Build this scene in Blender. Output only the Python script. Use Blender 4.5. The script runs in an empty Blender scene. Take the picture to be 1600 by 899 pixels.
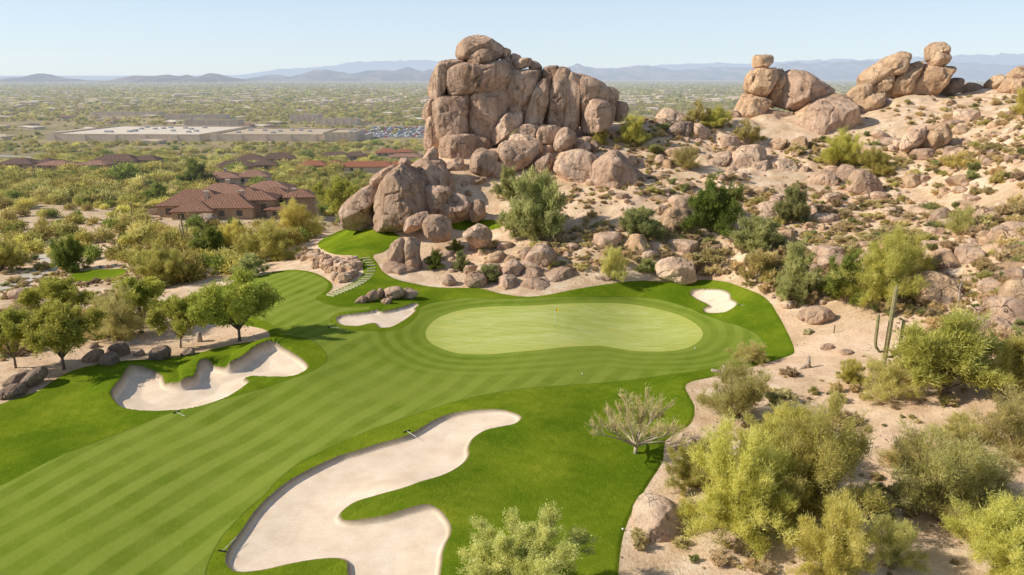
import bpy, math, random
import numpy as np
from mathutils import Vector
R = math.radians
random.seed(7); RNG = np.random.default_rng(7)
scene = bpy.context.scene
COL = scene.collection

# ------------------------------------------------------------------ camera
CAMZ = 27.0; F = 1200.0; PITCH = math.atan(331.5/1200.0)
cp, sp = math.cos(PITCH), math.sin(PITCH)
cam_d = bpy.data.cameras.new('camera'); cam = bpy.data.objects.new('camera', cam_d); COL.objects.link(cam)
cam.location = (0, 0, CAMZ); cam.rotation_euler = (math.pi/2 - PITCH, 0, 0)
cam_d.sensor_width = 36; cam_d.lens = 36*F/1600; cam_d.clip_end = 200000; cam_d.clip_start = 0.5
scene.camera = cam

# ------------------------------------------------------------------ numpy noise
def _hash(ix, iy, iz, seed):
    n = (ix.astype(np.int64)*73856093) ^ (iy.astype(np.int64)*19349663) ^ (iz.astype(np.int64)*83492791) ^ (seed*2654435761)
    n = (n ^ (n >> 13)) * 1274126177 & 0x7fffffff
    n = (n ^ (n >> 16)) * 668265263 & 0x7fffffff
    return (n & 0xffff)/32767.5 - 1.0
def vnoise(x, y, z=None, seed=0):
    x = np.asarray(x, float); y = np.asarray(y, float)
    ix = np.floor(x); iy = np.floor(y); fx = x-ix; fy = y-iy
    ux = fx*fx*fx*(fx*(fx*6-15)+10); uy = fy*fy*fy*(fy*(fy*6-15)+10)
    if z is None:
        o = np.zeros_like(ix)
        a = _hash(ix, iy, o, seed); b = _hash(ix+1, iy, o, seed); c = _hash(ix, iy+1, o, seed); d = _hash(ix+1, iy+1, o, seed)
        return (a+(b-a)*ux) + ((c+(d-c)*ux)-(a+(b-a)*ux))*uy
    z = np.asarray(z, float); iz = np.floor(z); fz = z-iz; uz = fz*fz*fz*(fz*(fz*6-15)+10)
    def pl(k):
        a = _hash(ix, iy, iz+k, seed); b = _hash(ix+1, iy, iz+k, seed); c = _hash(ix, iy+1, iz+k, seed); d = _hash(ix+1, iy+1, iz+k, seed)
        return (a+(b-a)*ux) + ((c+(d-c)*ux)-(a+(b-a)*ux))*uy
    p0 = pl(0); p1 = pl(1)
    return p0 + (p1-p0)*uz
def fbm(x, y, z=None, seed=0, octv=4, gain=0.5):
    s = 0; a = 1; t = 0
    for k in range(octv):
        f = 2.03**k
        s = s + a*vnoise(np.asarray(x)*f+k*17.3, np.asarray(y)*f-k*9.1, None if z is None else np.asarray(z)*f+k*5.7, seed+k); t += a; a *= gain
    return s/t
def sstep(a, b, x):
    t = np.clip((x-a)/(b-a), 0, 1); return t*t*(3-2*t)

# ------------------------------------------------------------------ terrain
def ray(px, py):
    u = (np.asarray(px, float)-800)/F; v = (449.5-np.asarray(py, float))/F
    return u, cp+v*sp, -sp+v*cp
def at_Y(px, py, Y):
    dx, dy, dz = ray(px, py); t = Y/dy
    return dx*t, np.asarray(Y)+0*dx, CAMZ+dz*t
CTRL = [(870,511,81.3),(670,520,80.5),(1098,525,79.8),(800,640,59),(500,640,58.7),(300,700,52.5),(100,850,40),(500,850,40),(900,880,37.6),
 (700,760,46),(950,700,53),(0,760,47.5),(300,800,43.5),(550,500,83),(450,500,83),(600,460,93),(700,450,97.5),(850,460,94),(1000,440,99.5),(1100,437,99.5),
 (1235,545,74),(1000,800,43.7),(1035,730,50),(1075,620,61),(1200,620,60),(1590,890,36.5),(1300,700,51),(1300,850,39),(1590,750,45),(1590,600,57),
 (1590,450,73.5),(1590,300,97),(1590,200,125),(1590,152,162),(1500,152,168),(1450,153,164),(1400,158,162),(1340,178,161),(1250,184,160),(1550,148,165),(1150,192,158),(1000,187,157),
 (1300,330,113),(1300,250,138),(1150,330,114),(1150,260,136),(1000,260,136),(1000,330,114),(1000,400,103),(1060,440,98.5),(1200,400,98),(1400,400,90),
 (1300,480,82),(1460,480,77.5),(1400,550,67),(1450,330,106),(1450,230,134),(1200,540,76),
 (860,400,105),(900,330,116),(870,280,130),(820,240,142),(690,250,139),(720,330,124),
 (560,378,117.5),(520,395,114.5),(610,372,118.5),(600,430,102),(500,420,107),(420,440,103),(745,352,121.5),(780,380,111.5),
 (375,530,78),(100,560,72),(50,580,68.5),(0,480,93),(100,430,121),(0,400,143),(200,340,200),(300,330,222),(450,330,220),(450,375,150),(300,400,128),(250,440,110),
 (130,280,315),(500,300,290),(130,240,500),(400,240,500),(0,300,270),(620,260,420)]
pts = []
for px, py, Y in CTRL:
    x, y, z = at_Y(px, py, Y); pts.append((float(x), float(y), float(z)))
for x, y, z in [(-38,140,-5),(-45,165,-8),(-30,165,-4),(-20,190,-10),(10,195,3),(45,195,6),(80,205,8),(120,215,10),(160,225,12),
                (0,235,-16),(60,240,-14),(120,260,-14),(180,280,-14),(-15,145,12),(0,160,15),(25,165,17),
                (0,330,-28),(150,360,-28),(300,400,-28),(-150,420,-20),(-300,450,-22),(0,480,-30),(300,520,-30),(-400,520,-30),(500,600,-30),
                (-30,26,0),(0,26,0),(30,26,0.5),(-15,14,0),(15,14,0),(70,60,5),(110,90,14),(170,140,27),(120,170,24),(-70,50,0.5),(-110,90,-2),(-170,140,-6),(200,230,18)]:
    pts.append((x, y, z))
pts = np.array(pts)
def _uv(x, y): 
    y = np.maximum(y, 8.0); return 1.6*x/y, np.log(y)
cu, cw = _uv(pts[:,0], pts[:,1]); n = len(pts)
def _k(d2): return 0.5*d2*np.log(d2+1e-9)
D2 = (cu[:,None]-cu[None])**2 + (cw[:,None]-cw[None])**2
A = np.zeros((n+3, n+3)); A[:n,:n] = _k(D2) + np.eye(n)*0.0006
A[:n,n] = 1; A[:n,n+1] = cu; A[:n,n+2] = cw; A[n:,:n] = A[:n,n:].T
WT = np.linalg.solve(A, np.concatenate([pts[:,2], [0,0,0]]))
def base_h(x, y):
    x = np.asarray(x, float); y = np.asarray(y, float); sh = x.shape; x = x.ravel(); y = y.ravel()
    out = np.empty(len(x))
    for s in range(0, len(x), 100000):
        u, w = _uv(x[s:s+100000], y[s:s+100000])
        u = np.clip(u, -1.9, 1.9)
        k = _k((u[:,None]-cu[None])**2 + (w[:,None]-cw[None])**2)
        out[s:s+100000] = k@WT[:n] + WT[n] + WT[n+1]*u + WT[n+2]*w
    f = sstep(380, 620, y)
    out = out*(1-f) + (-30.0)*f
    return out.reshape(sh)
def march(px, py, hf, lo=24.0, hi=60000.0):
    dx, dy, dz = ray(np.atleast_1d(px), np.atleast_1d(py))
    Ys = np.exp(np.linspace(math.log(lo), math.log(1200), 420)); 
    t = Ys[None]/dy[:,None]
    X = dx[:,None]*t; Z = CAMZ+dz[:,None]*t; Yg = np.broadcast_to(Ys[None], X.shape)
    below = Z < hf(X, Yg)
    idx = np.argmax(below, 1); none = ~below.any(1)
    a = Ys[np.maximum(idx-1, 0)]; b = Ys[idx]
    for _ in range(14):
        m = 0.5*(a+b); tm = m/dy; bl = (CAMZ+dz*tm) < hf(dx*tm, m)
        b = np.where(bl, m, b); a = np.where(bl, a, m)
    Y = b.copy()
    Y[none] = np.minimum(57.0/np.maximum(-dz[none]/dy[none], 1e-3), hi)
    t = Y/dy
    return dx*t, Y, CAMZ+dz*t

def smooth_closed(p, k=6):
    p = np.array(p, float); m = len(p); out = []
    for i in range(m):
        p0, p1, p2, p3 = p[i-1], p[i], p[(i+1)%m], p[(i+2)%m]
        for j in range(k):
            t = j/k
            out.append(0.5*((2*p1)+(-p0+p2)*t+(2*p0-5*p1+4*p2-p3)*t*t+(-p0+3*p1-3*p2+p3)*t**3))
    return np.array(out)
def sdf(poly, X, Y, margin=14.0, want_n=False):
    """negative inside; exact within margin of the outline's box, +margin outside"""
    sh = X.shape; x = X.ravel(); y = Y.ravel()
    d = np.full(len(x), 99.0); nx = np.zeros(len(x)); ny = np.zeros(len(x))
    mn = poly.min(0)-margin; mx = poly.max(0)+margin
    sel = np.nonzero((x > mn[0]) & (x < mx[0]) & (y > mn[1]) & (y < mx[1]))[0]
    a = poly; b = np.roll(poly, -1, 0); e = b-a; ee = (e**2).sum(1)+1e-12
    for s in range(0, len(sel), 40000):
        i = sel[s:s+40000]; qx = x[i][:,None]-a[None,:,0]; qy = y[i][:,None]-a[None,:,1]
        t = np.clip((qx*e[:,0]+qy*e[:,1])/ee, 0, 1)
        rx = qx-t*e[:,0]; ry = qy-t*e[:,1]; r2 = rx*rx+ry*ry
        j = r2.argmin(1); ar = np.arange(len(i)); dd = np.sqrt(r2[ar, j])
        yy = y[i][:,None]
        cr = ((a[None,:,1] > yy) != (b[None,:,1] > yy)) & (x[i][:,None] < (b[:,0]-a[:,0])*(yy-a[:,1])/(b[:,1]-a[:,1]+1e-12)+a[:,0])
        ins = cr.sum(1)%2 == 1
        d[i] = np.where(ins, -dd, dd); nx[i] = rx[ar, j]/(dd+1e-6)*np.where(ins, -1, 1); ny[i] = ry[ar, j]/(dd+1e-6)*np.where(ins, -1, 1)
    d = np.minimum(d, margin)
    if want_n: return d.reshape(sh), nx.reshape(sh), ny.reshape(sh)
    return d.reshape(sh)
def outline(px_pts, k=5):
    p = smooth_closed(px_pts, k)
    x, y, z = march(p[:,0], p[:,1], base_h)
    return np.stack([x, y], 1)

COURSE = [(-160,700),(-80,665),(0,632),(40,618),(62,610),(82,596),(112,580),(150,570),(187,565),(240,562),(300,556),(350,545),(400,537),(419,530),(421,522),(412,515),(380,509),(330,507),(290,503),(262,495),(252,483),(270,473),(305,461),(350,447),(395,435),(430,425),(462,422),(492,427),(513,438),(520,447),(516,455),(508,461),(530,452),(553,441),(566,430),(567,420),(560,408),(550,400),(530,399),(510,394),(496,383),(508,372),(540,358),(575,357),(605,361),(626,371),(614,384),(598,395),(583,400),(590,412),(600,426),(620,437),(650,444),(680,449),(717,450),(750,451),(782,459),(820,464),(855,461),(900,452),(950,444),(1000,439),(1050,441),(1100,438),(1135,442),(1160,450),(1188,461),(1205,475),(1213,488),(1223,505),(1233,525),(1241,546),(1234,556),(1180,572),(1120,588),(1080,597),(1071,606),(1077,620),(1085,637),(1084,655),(1075,670),(1057,682),(1041,694),(1037,710),(1034,728),(1012,761),(992,793),(980,819),(972,847),(967,888),(966,930),(968,1010),(500,1060),(-260,1010)]
FAIR = [(-240,860),(-100,800),(0,762),(100,712),(215,667),(279,647),(359,627),(426,606),(475,591),(503,575),(510,563),(500,551),(478,541),(450,530),(428,512),(400,500),(370,490),(340,478),(300,474),(310,466),(350,451),(395,438),(430,428),(462,425),(490,429),(510,439),(514,449),(505,459),(495,468),(520,479),(550,482),(574,481),(578,486),(550,491),(530,494),(518,502),(526,512),(548,519),(580,520),(612,519),(634,511),(650,497),(656,482),(680,472),(725,465),(775,467),(850,466),(925,464),(1012,465),(1062,476),(1094,491),(1131,503),(1160,512),(1178,520),(1192,532),(1194,545),(1180,557),(1140,570),(1085,581),(1030,588),(955,597),(880,604),(800,613),(730,627),(660,648),(600,666),(560,681),(503,707),(460,733),(431,759),(414,779),(385,804),(350,842),(333,872),(322,905),(312,1000),(-100,1060)]
GREEN = [(665,522),(672,508),(690,495),(720,485),(760,480),(800,479),(840,478),(870,476),(920,474),(970,474),(1010,479),(1050,489),(1080,502),(1095,514),(1098,525),(1085,538),(1060,547),(1025,550),(990,549),(965,545),(940,541),(910,541),(880,543),(845,547),(800,551),(760,554),(715,553),(685,544),(670,534)]
B_LEFT = [(175,627),(178,618),(189,605),(198,590),(215,584),(238,585),(254,591),(257,600),(263,606),(284,608),(301,603),(307,592),(311,580),(329,575),(342,579),(359,582),(377,575),(402,562),(431,555),(451,559),(472,567),(482,578),(472,588),(451,594),(417,594),(394,593),(383,597),(390,601),(382,609),(359,624),(330,635),(302,642),(273,646),(238,647),(209,645),(189,640)]
B_MID = [(525,502),(532,497),(555,494),(575,491),(590,487),(596,490),(612,487),(632,481),(645,476),(655,477),(648,483),(650,487),(640,497),(625,507),(610,514),(592,514),(586,508),(575,509),(562,512),(542,512),(530,509)]
B_RIGHT = [(1078,460),(1086,455),(1113,454),(1131,455),(1141,461),(1143,469),(1152,475),(1148,482),(1135,489),(1120,491),(1103,490),(1098,485),(1108,481),(1101,475),(1088,468)]
B_BIG = [(352,878),(360,858),(380,830),(400,801),(425,776),(452,755),(490,734),(530,716),(560,707),(589,698),(632,687),(655,677),(681,663),(710,654),(747,651),(785,653),(808,661),(815,669),(804,677),(779,680),(759,683),(741,692),(733,704),(733,716),(721,729),(690,747),(661,761),(632,773),(589,781),(558,787),(540,797),(532,807),(540,815),(560,816),(603,810),(635,801),(667,794),(684,797),(696,808),(705,824),(704,839),(697,853),(692,870),(690,890),(680,930),(640,965),(575,965),(548,930),(543,897),(540,881),(525,875),(490,877),(450,884),(410,893),(372,896),(357,889)]
FAR_GREEN = [(102,436),(112,428),(140,422),(170,421),(197,421),(195,430),(170,436),(140,440),(112,440)]
UP_TEE = [(706,350),(730,345),(767,344),(785,348),(782,356),(762,360),(725,361),(706,357)]
P_COURSE, P_FAIR, P_GREEN = outline(COURSE), outline(FAIR), outline(GREEN)
P_B = [outline(b) for b in (B_LEFT, B_MID, B_RIGHT, B_BIG)]
P_FG, P_UT = outline(FAR_GREEN), outline(UP_TEE)
def nrm(v): v = np.array(v, float); return v/np.linalg.norm(v)
B_PAR = [(1.25, .75, nrm((-.75,.66)), .30), (.22,.16, nrm((-.3,.95)), .06), (.3,.22, nrm((-.3,.95)), .08), (.45,.16, nrm((-.8,.6)), .10)]  # depth, lip, facing, base lip
def masks(x, y):
    dc = sdf(P_COURSE, x, y); dc = np.minimum(dc, np.minimum(sdf(P_FG, x, y), sdf(P_UT, x, y)))
    bs = [sdf(p, x, y, 12, True) for p in P_B]
    return dc, bs
def height(x, y, full=False):
    x = np.asarray(x, float); y = np.asarray(y, float)
    z = base_h(x, y); dc, bs = masks(x, y)
    des = sstep(0.3, 5, dc)
    hill = sstep(85, 130, y)*sstep(-10, 25, x)*(1-sstep(300, 500, y))
    amp = 0.3+0.75*hill
    near = 1-sstep(400, 900, y)
    # noise on desert only
    z = z + des*near*(amp*(0.75*fbm(x/13, y/13, seed=3, octv=3) + .28*np.abs(fbm(x/4, y/4, seed=5, octv=3)) + 0.10*fbm(x/1.1, y/1.1, seed=8, octv=2)))
    z = z + des*near*hill*0.9*(sstep(.15,.6,fbm(x/9, y/7, seed=21, octv=4)))
    z = z + (1-des)*0.30*fbm(x/16, y/16, seed=11, octv=2)*sstep(0.5, 5, -dc)*(y < 130)
    z = z + 0.09*sstep(0, .22, -dc)
    # grass mounds beside the bunkers
    z = z + 0.75*np.exp(-(((x+23)/7)**2+((y-73.5)/3)**2)) + 0.9*np.exp(-(((x-4)/8)**2+((y-55)/6)**2)) + .5*np.exp(-(((x+7)/3)**2+((y-45.5)/2.)**2))
    for (d, nx, ny), (dep, lip, m, bl) in zip(bs, B_PAR):
        f = np.clip(nx*m[0]+ny*m[1], 0, 1)
        o = np.where(d > 0, np.exp(-(d/2.2)**2), 1.0)
        z = z + np.where(d < 12, (bl+lip*f)*o, 0)
        s = np.clip(-d, 0, None)
        fs = f*np.exp(-(s/1.6)**2)
        z = z + np.where(d < 0, lip*(fs-f), 0) - np.where(d < 0, (bl+lip*fs+0.10)*sstep(0, .35, s) + dep*(.4+.6*sstep(0,3.5,s)*0)*sstep(0, 3.2, s)*0.6, 0)
    if full: return z, dc, bs
    return z
def ground(px, py):
    x, y, z = march(px, py, height); return x, y, z
def G1(px, py):
    x, y, z = ground(px, py); return float(x[0]), float(y[0]), float(z[0])
def H1(x, y): return float(height(np.array([x]), np.array([y]))[0])

# ------------------------------------------------------------------ materials
def new_mat(name):
    m = bpy.data.materials.new(name); m.use_nodes = True; nt = m.node_tree; nt.nodes.clear(); return m, nt
class NT:
    def __init__(s, nt): s.nt = nt
    def n(s, t, **kw):
        nd = s.nt.nodes.new(t)
        for k, v in kw.items():
            if k.startswith('i_'):
                nd.inputs[k[2:].replace('_', ' ')].default_value = v
            else: setattr(nd, k, v)
        return nd
    def l(s, a, b): s.nt.links.new(a, b)
    def noise(s, vec, scale, det=4, rough=.55, dist=0):
        nd = s.n('ShaderNodeTexNoise'); nd.inputs['Scale'].default_value = scale; nd.inputs['Detail'].default_value = det
        nd.inputs['Roughness'].default_value = rough; nd.inputs['Distortion'].default_value = dist
        if vec is not None: s.l(vec, nd.inputs['Vector'])
        return nd.outputs['Fac']
    def ramp(s, fac, stops, interp='LINEAR'):
        nd = s.n('ShaderNodeValToRGB'); cr = nd.color_ramp; cr.interpolation = interp
        while len(cr.elements) > 1: cr.elements.remove(cr.elements[-1])
        cr.elements[0].position = stops[0][0]; cr.elements[0].color = c4(stops[0][1])
        for p, c in stops[1:]:
            e = cr.elements.new(p); e.color = c4(c)
        s.l(fac, nd.inputs['Fac']); return nd.outputs['Color']
    def mix(s, fac, a, b, mode='MIX'):
        nd = s.n('ShaderNodeMix', data_type='RGBA', blend_type=mode)
        for v, i in ((fac, 0), (a, 6), (b, 7)):
            if hasattr(v, 'type') and not isinstance(v, (tuple, list)): s.l(v, nd.inputs[i])
            elif i == 0: nd.inputs[0].default_value = v
            else: nd.inputs[i].default_value = c4(v)
        return nd.outputs[2]
    def math(s, op, a, b=None, c=None, clamp=False):
        nd = s.n('ShaderNodeMath', operation=op, use_clamp=clamp)
        for i, v in enumerate((a, b, c)):
            if v is None: continue
            if isinstance(v, (int, float)): nd.inputs[i].default_value = v
            else: s.l(v, nd.inputs[i])
        return nd.outputs[0]
    def maprange(s, v, a, b, c=0, d=1, smooth=False):
        nd = s.n('ShaderNodeMapRange', interpolation_type='SMOOTHSTEP' if smooth else 'LINEAR'); s.l(v, nd.inputs[0])
        for i, q in enumerate((a, b, c, d)): nd.inputs[i+1].default_value = q
        return nd.outputs[0]
    def pos(s): return s.n('ShaderNodeNewGeometry').outputs['Position']
    def attr(s, nm): return s.n('ShaderNodeAttribute', attribute_name=nm).outputs['Fac']
    def scale(s, v, sc):
        nd = s.n('ShaderNodeVectorMath', operation='MULTIPLY'); s.l(v, nd.inputs[0]); nd.inputs[1].default_value = sc; return nd.outputs[0]
    def bump(s, h, strength=.5, dist=.1, nrm=None):
        nd = s.n('ShaderNodeBump'); nd.inputs['Strength'].default_value = strength; nd.inputs['Distance'].default_value = dist
        s.l(h, nd.inputs['Height'])
        if nrm is not None: s.l(nrm, nd.inputs['Normal'])
        return nd.outputs['Normal']
def c4(c): return tuple(c)+(1,) if len(c) == 3 else tuple(c)
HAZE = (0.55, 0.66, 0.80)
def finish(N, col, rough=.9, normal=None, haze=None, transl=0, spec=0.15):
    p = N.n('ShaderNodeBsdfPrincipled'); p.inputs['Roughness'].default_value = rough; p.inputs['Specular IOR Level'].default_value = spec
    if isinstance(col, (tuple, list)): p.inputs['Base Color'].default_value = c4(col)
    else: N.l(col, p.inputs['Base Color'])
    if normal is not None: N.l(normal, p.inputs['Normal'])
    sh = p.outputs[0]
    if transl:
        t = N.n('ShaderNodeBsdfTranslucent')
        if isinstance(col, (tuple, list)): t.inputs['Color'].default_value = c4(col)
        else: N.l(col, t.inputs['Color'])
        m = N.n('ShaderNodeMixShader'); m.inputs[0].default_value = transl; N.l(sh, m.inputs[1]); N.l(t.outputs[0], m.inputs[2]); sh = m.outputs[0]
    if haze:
        # aerial haze painted into the material as emission, thickening with distance from the origin
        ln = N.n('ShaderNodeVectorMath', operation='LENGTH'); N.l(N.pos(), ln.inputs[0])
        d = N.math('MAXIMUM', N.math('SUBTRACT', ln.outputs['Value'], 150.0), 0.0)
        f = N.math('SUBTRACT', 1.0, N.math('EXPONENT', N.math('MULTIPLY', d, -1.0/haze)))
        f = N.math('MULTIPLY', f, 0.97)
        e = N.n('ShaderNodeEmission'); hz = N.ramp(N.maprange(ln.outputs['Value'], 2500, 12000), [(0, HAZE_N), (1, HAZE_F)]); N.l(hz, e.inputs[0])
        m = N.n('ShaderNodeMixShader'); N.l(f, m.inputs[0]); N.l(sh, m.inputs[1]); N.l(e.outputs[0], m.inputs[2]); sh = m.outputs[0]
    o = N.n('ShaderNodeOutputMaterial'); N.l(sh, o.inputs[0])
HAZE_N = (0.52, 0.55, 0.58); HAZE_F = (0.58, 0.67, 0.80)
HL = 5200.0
M = {}
def simple(name, col, rough=.8, var=.15, scale=3.0, bump=0, haze=HL, transl=0, spec=.15):
    m, nt = new_mat(name); N = NT(nt); P = N.pos()
    f = N.noise(P, scale, 4)
    c = N.mix(N.maprange(f, .3, .7), tuple(v*(1-var) for v in col), tuple(min(1, v*(1+var)) for v in col))
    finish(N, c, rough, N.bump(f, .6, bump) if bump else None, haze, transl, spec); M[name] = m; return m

def mat_desert():
    m, nt = new_mat('desert_soil'); N = NT(nt); P = N.pos()
    big = N.noise(P, .045, 5); mid = N.noise(P, .35, 5, .6); fine = N.noise(P, 3.2, 5, .65); vf = N.noise(P, 14, 3, .6)
    c = N.ramp(mid, [(.28, (.50,.325,.20)), (.42, (.68,.475,.31)), (.55, (.82,.61,.425)), (.70, (.90,.73,.55))])
    c = N.mix(N.maprange(big, .45, .62), c, N.mix(.5, c, (.82,.57,.39)))
    # dry grass stain and pebbles
    c = N.mix(N.math('MULTIPLY', N.maprange(fine, .56, .72), .55), c, (.24,.165,.09))
    c = N.mix(N.math('MULTIPLY', N.maprange(vf, .60, .70), .5), c, (.20,.13,.085))
    c = N.mix(N.math('MULTIPLY', N.maprange(vf, .36, .28), .45), c, (.78,.66,.54))
    vo = N.n('ShaderNodeTexVoronoi'); vo.inputs['Scale'].default_value = 1.3; N.l(P, vo.inputs['Vector'])
    peb = N.maprange(vo.outputs['Distance'], .22, .10)
    peb = N.math('MULTIPLY', peb, N.maprange(N.noise(P, .5, 2), .5, .6))
    c = N.mix(N.math('MULTIPLY', peb, .55), c, (.30,.21,.15))
    lit = N.noise(N.scale(P, (.09, .16, .1)), 1.0, 6, .7, .6)
    c = N.mix(N.math('MULTIPLY', N.maprange(lit, .47, .62), N.maprange(fine, .38, .60, .15, .7)), c, (.50,.36,.20))
    # valley floor: green and ochre mottling grows with distance
    sx = N.n('ShaderNodeSeparateXYZ'); N.l(P, sx.inputs[0])
    far = N.maprange(sx.outputs['Y'], 170, 320)
    v1 = N.noise(P, .016, 6, .65); v2 = N.noise(P, .09, 5, .7); v3 = N.noise(P, .0022, 4, .6)
    fc = N.ramp(v2, [(.36, (.16,.15,.05)), (.47, (.28,.235,.10)), (.56, (.42,.30,.165)), (.66, (.60,.44,.29))])
    fc2 = N.ramp(v1, [(.38, (.17,.165,.055)), (.5, (.30,.25,.11)), (.62, (.50,.36,.22))])
    fc = N.mix(.5, fc, fc2)
    fc = N.mix(N.maprange(v3, .45, .62, 0, .5), fc, (.46,.33,.23))
    c = N.mix(far, c, fc)
    h = N.math('ADD', N.math('MULTIPLY', fine, .7), N.math('ADD', N.math('MULTIPLY', vf, .3), N.math('MULTIPLY', peb, .5)))
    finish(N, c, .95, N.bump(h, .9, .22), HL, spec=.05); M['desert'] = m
mat_desert()

def mat_turf(kind):
    m, nt = new_mat(kind); N = NT(nt); P = N.pos()
    sx = N.n('ShaderNodeSeparateXYZ'); N.l(P, sx.inputs[0]); X, Y = sx.outputs['X'], sx.outputs['Y']
    n1 = N.noise(P, .16, 5, .6); n2 = N.noise(P, 1.3, 5, .65); n3 = N.noise(P, 11, 4, .7)
    st = N.noise(N.scale(P, (5.5, 1.6, 5)), 1.6, 4, .7)
    dg = N.attr('dgreen')
    def waves(phase, period, sharp=.22):
        s = N.math('SINE', N.math('MULTIPLY', phase, 2*math.pi/period))
        return N.maprange(s, -sharp, sharp, 0, 1, True)
    if kind == 'rough_turf':
        c = N.ramp(n1, [(.28, (.085,.14,.010)), (.44, (.14,.205,.013)), (.58, (.21,.27,.018)), (.72, (.32,.34,.03))])
        lo = N.noise(P, .075, 4, .6, .6); c = N.mix(N.maprange(lo, .48, .66, 0, .6), c, (.30,.33,.03)); c = N.mix(N.maprange(lo, .42, .30, 0, .55), c, (.085,.15,.006))
        c = N.mix(N.maprange(n2, .35, .72, 0, .5), c, (.085,.155,.005))
        c = N.mix(N.maprange(n3, .40, .65, 0, .38), c, (.055,.105,.003))
        c = N.mix(N.maprange(st, .52, .70, 0, .30), c, (.32,.38,.04))
        h = N.math('ADD', N.math('MULTIPLY', n3, .8), n2); nb = N.bump(h, .75, .12)
    elif kind == 'fairway_turf':
        wob = N.math('MULTIPLY', N.math('SUBTRACT', N.noise(P, .05, 2), .5), 3.5)
        ph = N.math('ADD', N.math('ADD', N.math('MULTIPLY', X, .905), N.math('MULTIPLY', Y, -.425)), wob)
        a = waves(ph, 2.4, .5)
        ph2 = N.math('ADD', N.math('ADD', N.math('MULTIPLY', X, .62), N.math('MULTIPLY', Y, .78)), wob)
        b = waves(ph2, 3.4, .6)
        ring = waves(dg, 1.7, .6)
        nearg = N.maprange(dg, 4.5, 8.5, 1, 0, True)
        a = N.math('MULTIPLY_ADD', N.math('SUBTRACT', a, .5), N.maprange(N.noise(P, .07, 3), .38, .6, .45, 1.1), .5)
        base = N.mix(a, (.13,.19,.017), (.23,.29,.044))
        base = N.mix(N.math('MULTIPLY', b, .15), base, (.30,.34,.07))
        fr = N.mix(ring, (.13,.195,.018), (.215,.28,.040))
        c = N.mix(N.math('MULTIPLY', nearg, .75), base, fr)
        lo = N.noise(N.scale(P, (.05,.11,.1)), 1.0, 4, .6, .5); c = N.mix(N.maprange(lo, .45, .68, 0, .5), c, (.28,.315,.06)); c = N.mix(N.maprange(lo, .42, .30, 0, .45), c, (.15,.21,.02))
        c = N.mix(N.maprange(n1, .40, .70, 0, .5), c, (.215,.27,.035))
        c = N.mix(N.maprange(n2, .45, .75, 0, .35), c, (.18,.24,.028))
        c = N.mix(N.maprange(n3, .45, .7, 0, .22), c, (.17,.20,.022))
        c = N.mix(N.maprange(st, .52, .70, 0, .22), c, (.40,.43,.12))
        # the darker first cut along the edge of the fairway
        ed = N.attr('dfair'); c = N.mix(N.maprange(ed, -.16, -.04, 0, .65), c, (.055,.10,.008))
        nb = N.bump(N.math('ADD', n3, n2), .5, .05)
    else:
        w = N.math('MULTIPLY', N.math('SUBTRACT', N.noise(P, .12, 2), .5), 2.0)
        a = waves(N.math('ADD', N.math('ADD', N.math('MULTIPLY', X, .35), N.math('MULTIPLY', Y, .93)), w), 1.15, .9)
        c = N.mix(a, (.385,.425,.10), (.42,.46,.122))
        sw = N.noise(N.scale(P, (.16, .5, .3)), 1.0, 5, .6, 1.2)
        c = N.mix(N.maprange(sw, .40, .66, 0, .75), c, (.56,.575,.23))
        c = N.mix(N.maprange(n2, .45, .75, 0, .5), c, (.38,.43,.095))
        c = N.mix(N.maprange(N.noise(P, .35, 4, .6), .58, .7, 0, .45), c, (.56,.52,.14))
        c = N.mix(N.maprange(n3, .45, .7, 0, .15), c, (.33,.38,.07))
        c = N.mix(N.maprange(dg, -1.8, 0, 0, .55), c, (.42,.43,.09))
        nb = N.bump(n2, .35, .04)
    finish(N, c, .95, nb, None, spec=.0, transl=0); M[kind] = m
for k in ('rough_turf', 'fairway_turf', 'green_turf'): mat_turf(k)

def mat_sand():
    m, nt = new_mat('bunker_sand'); N = NT(nt); P = N.pos()
    n1 = N.noise(P, .5, 5, .6); n2 = N.noise(P, 6, 4, .7)
    rk = N.noise(N.scale(P, (1.2, 5.0, 2)), 1.1, 5, .7, .8)
    c = N.ramp(n1, [(.3, (.72,.56,.41)), (.5, (.83,.665,.505)), (.7, (.90,.745,.59))])
    c = N.mix(N.maprange(rk, .45, .7, 0, .35), c, (.68,.54,.41))
    c = N.mix(N.maprange(n2, .55, .7, 0, .2), c, (.6,.47,.35))
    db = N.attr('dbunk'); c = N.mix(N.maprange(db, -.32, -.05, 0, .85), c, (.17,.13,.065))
    finish(N, c, .95, N.bump(N.math('ADD', rk, N.math('MULTIPLY', n2, .5)), .5, .07), None, spec=.05); M['sand'] = m
mat_sand()

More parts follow.
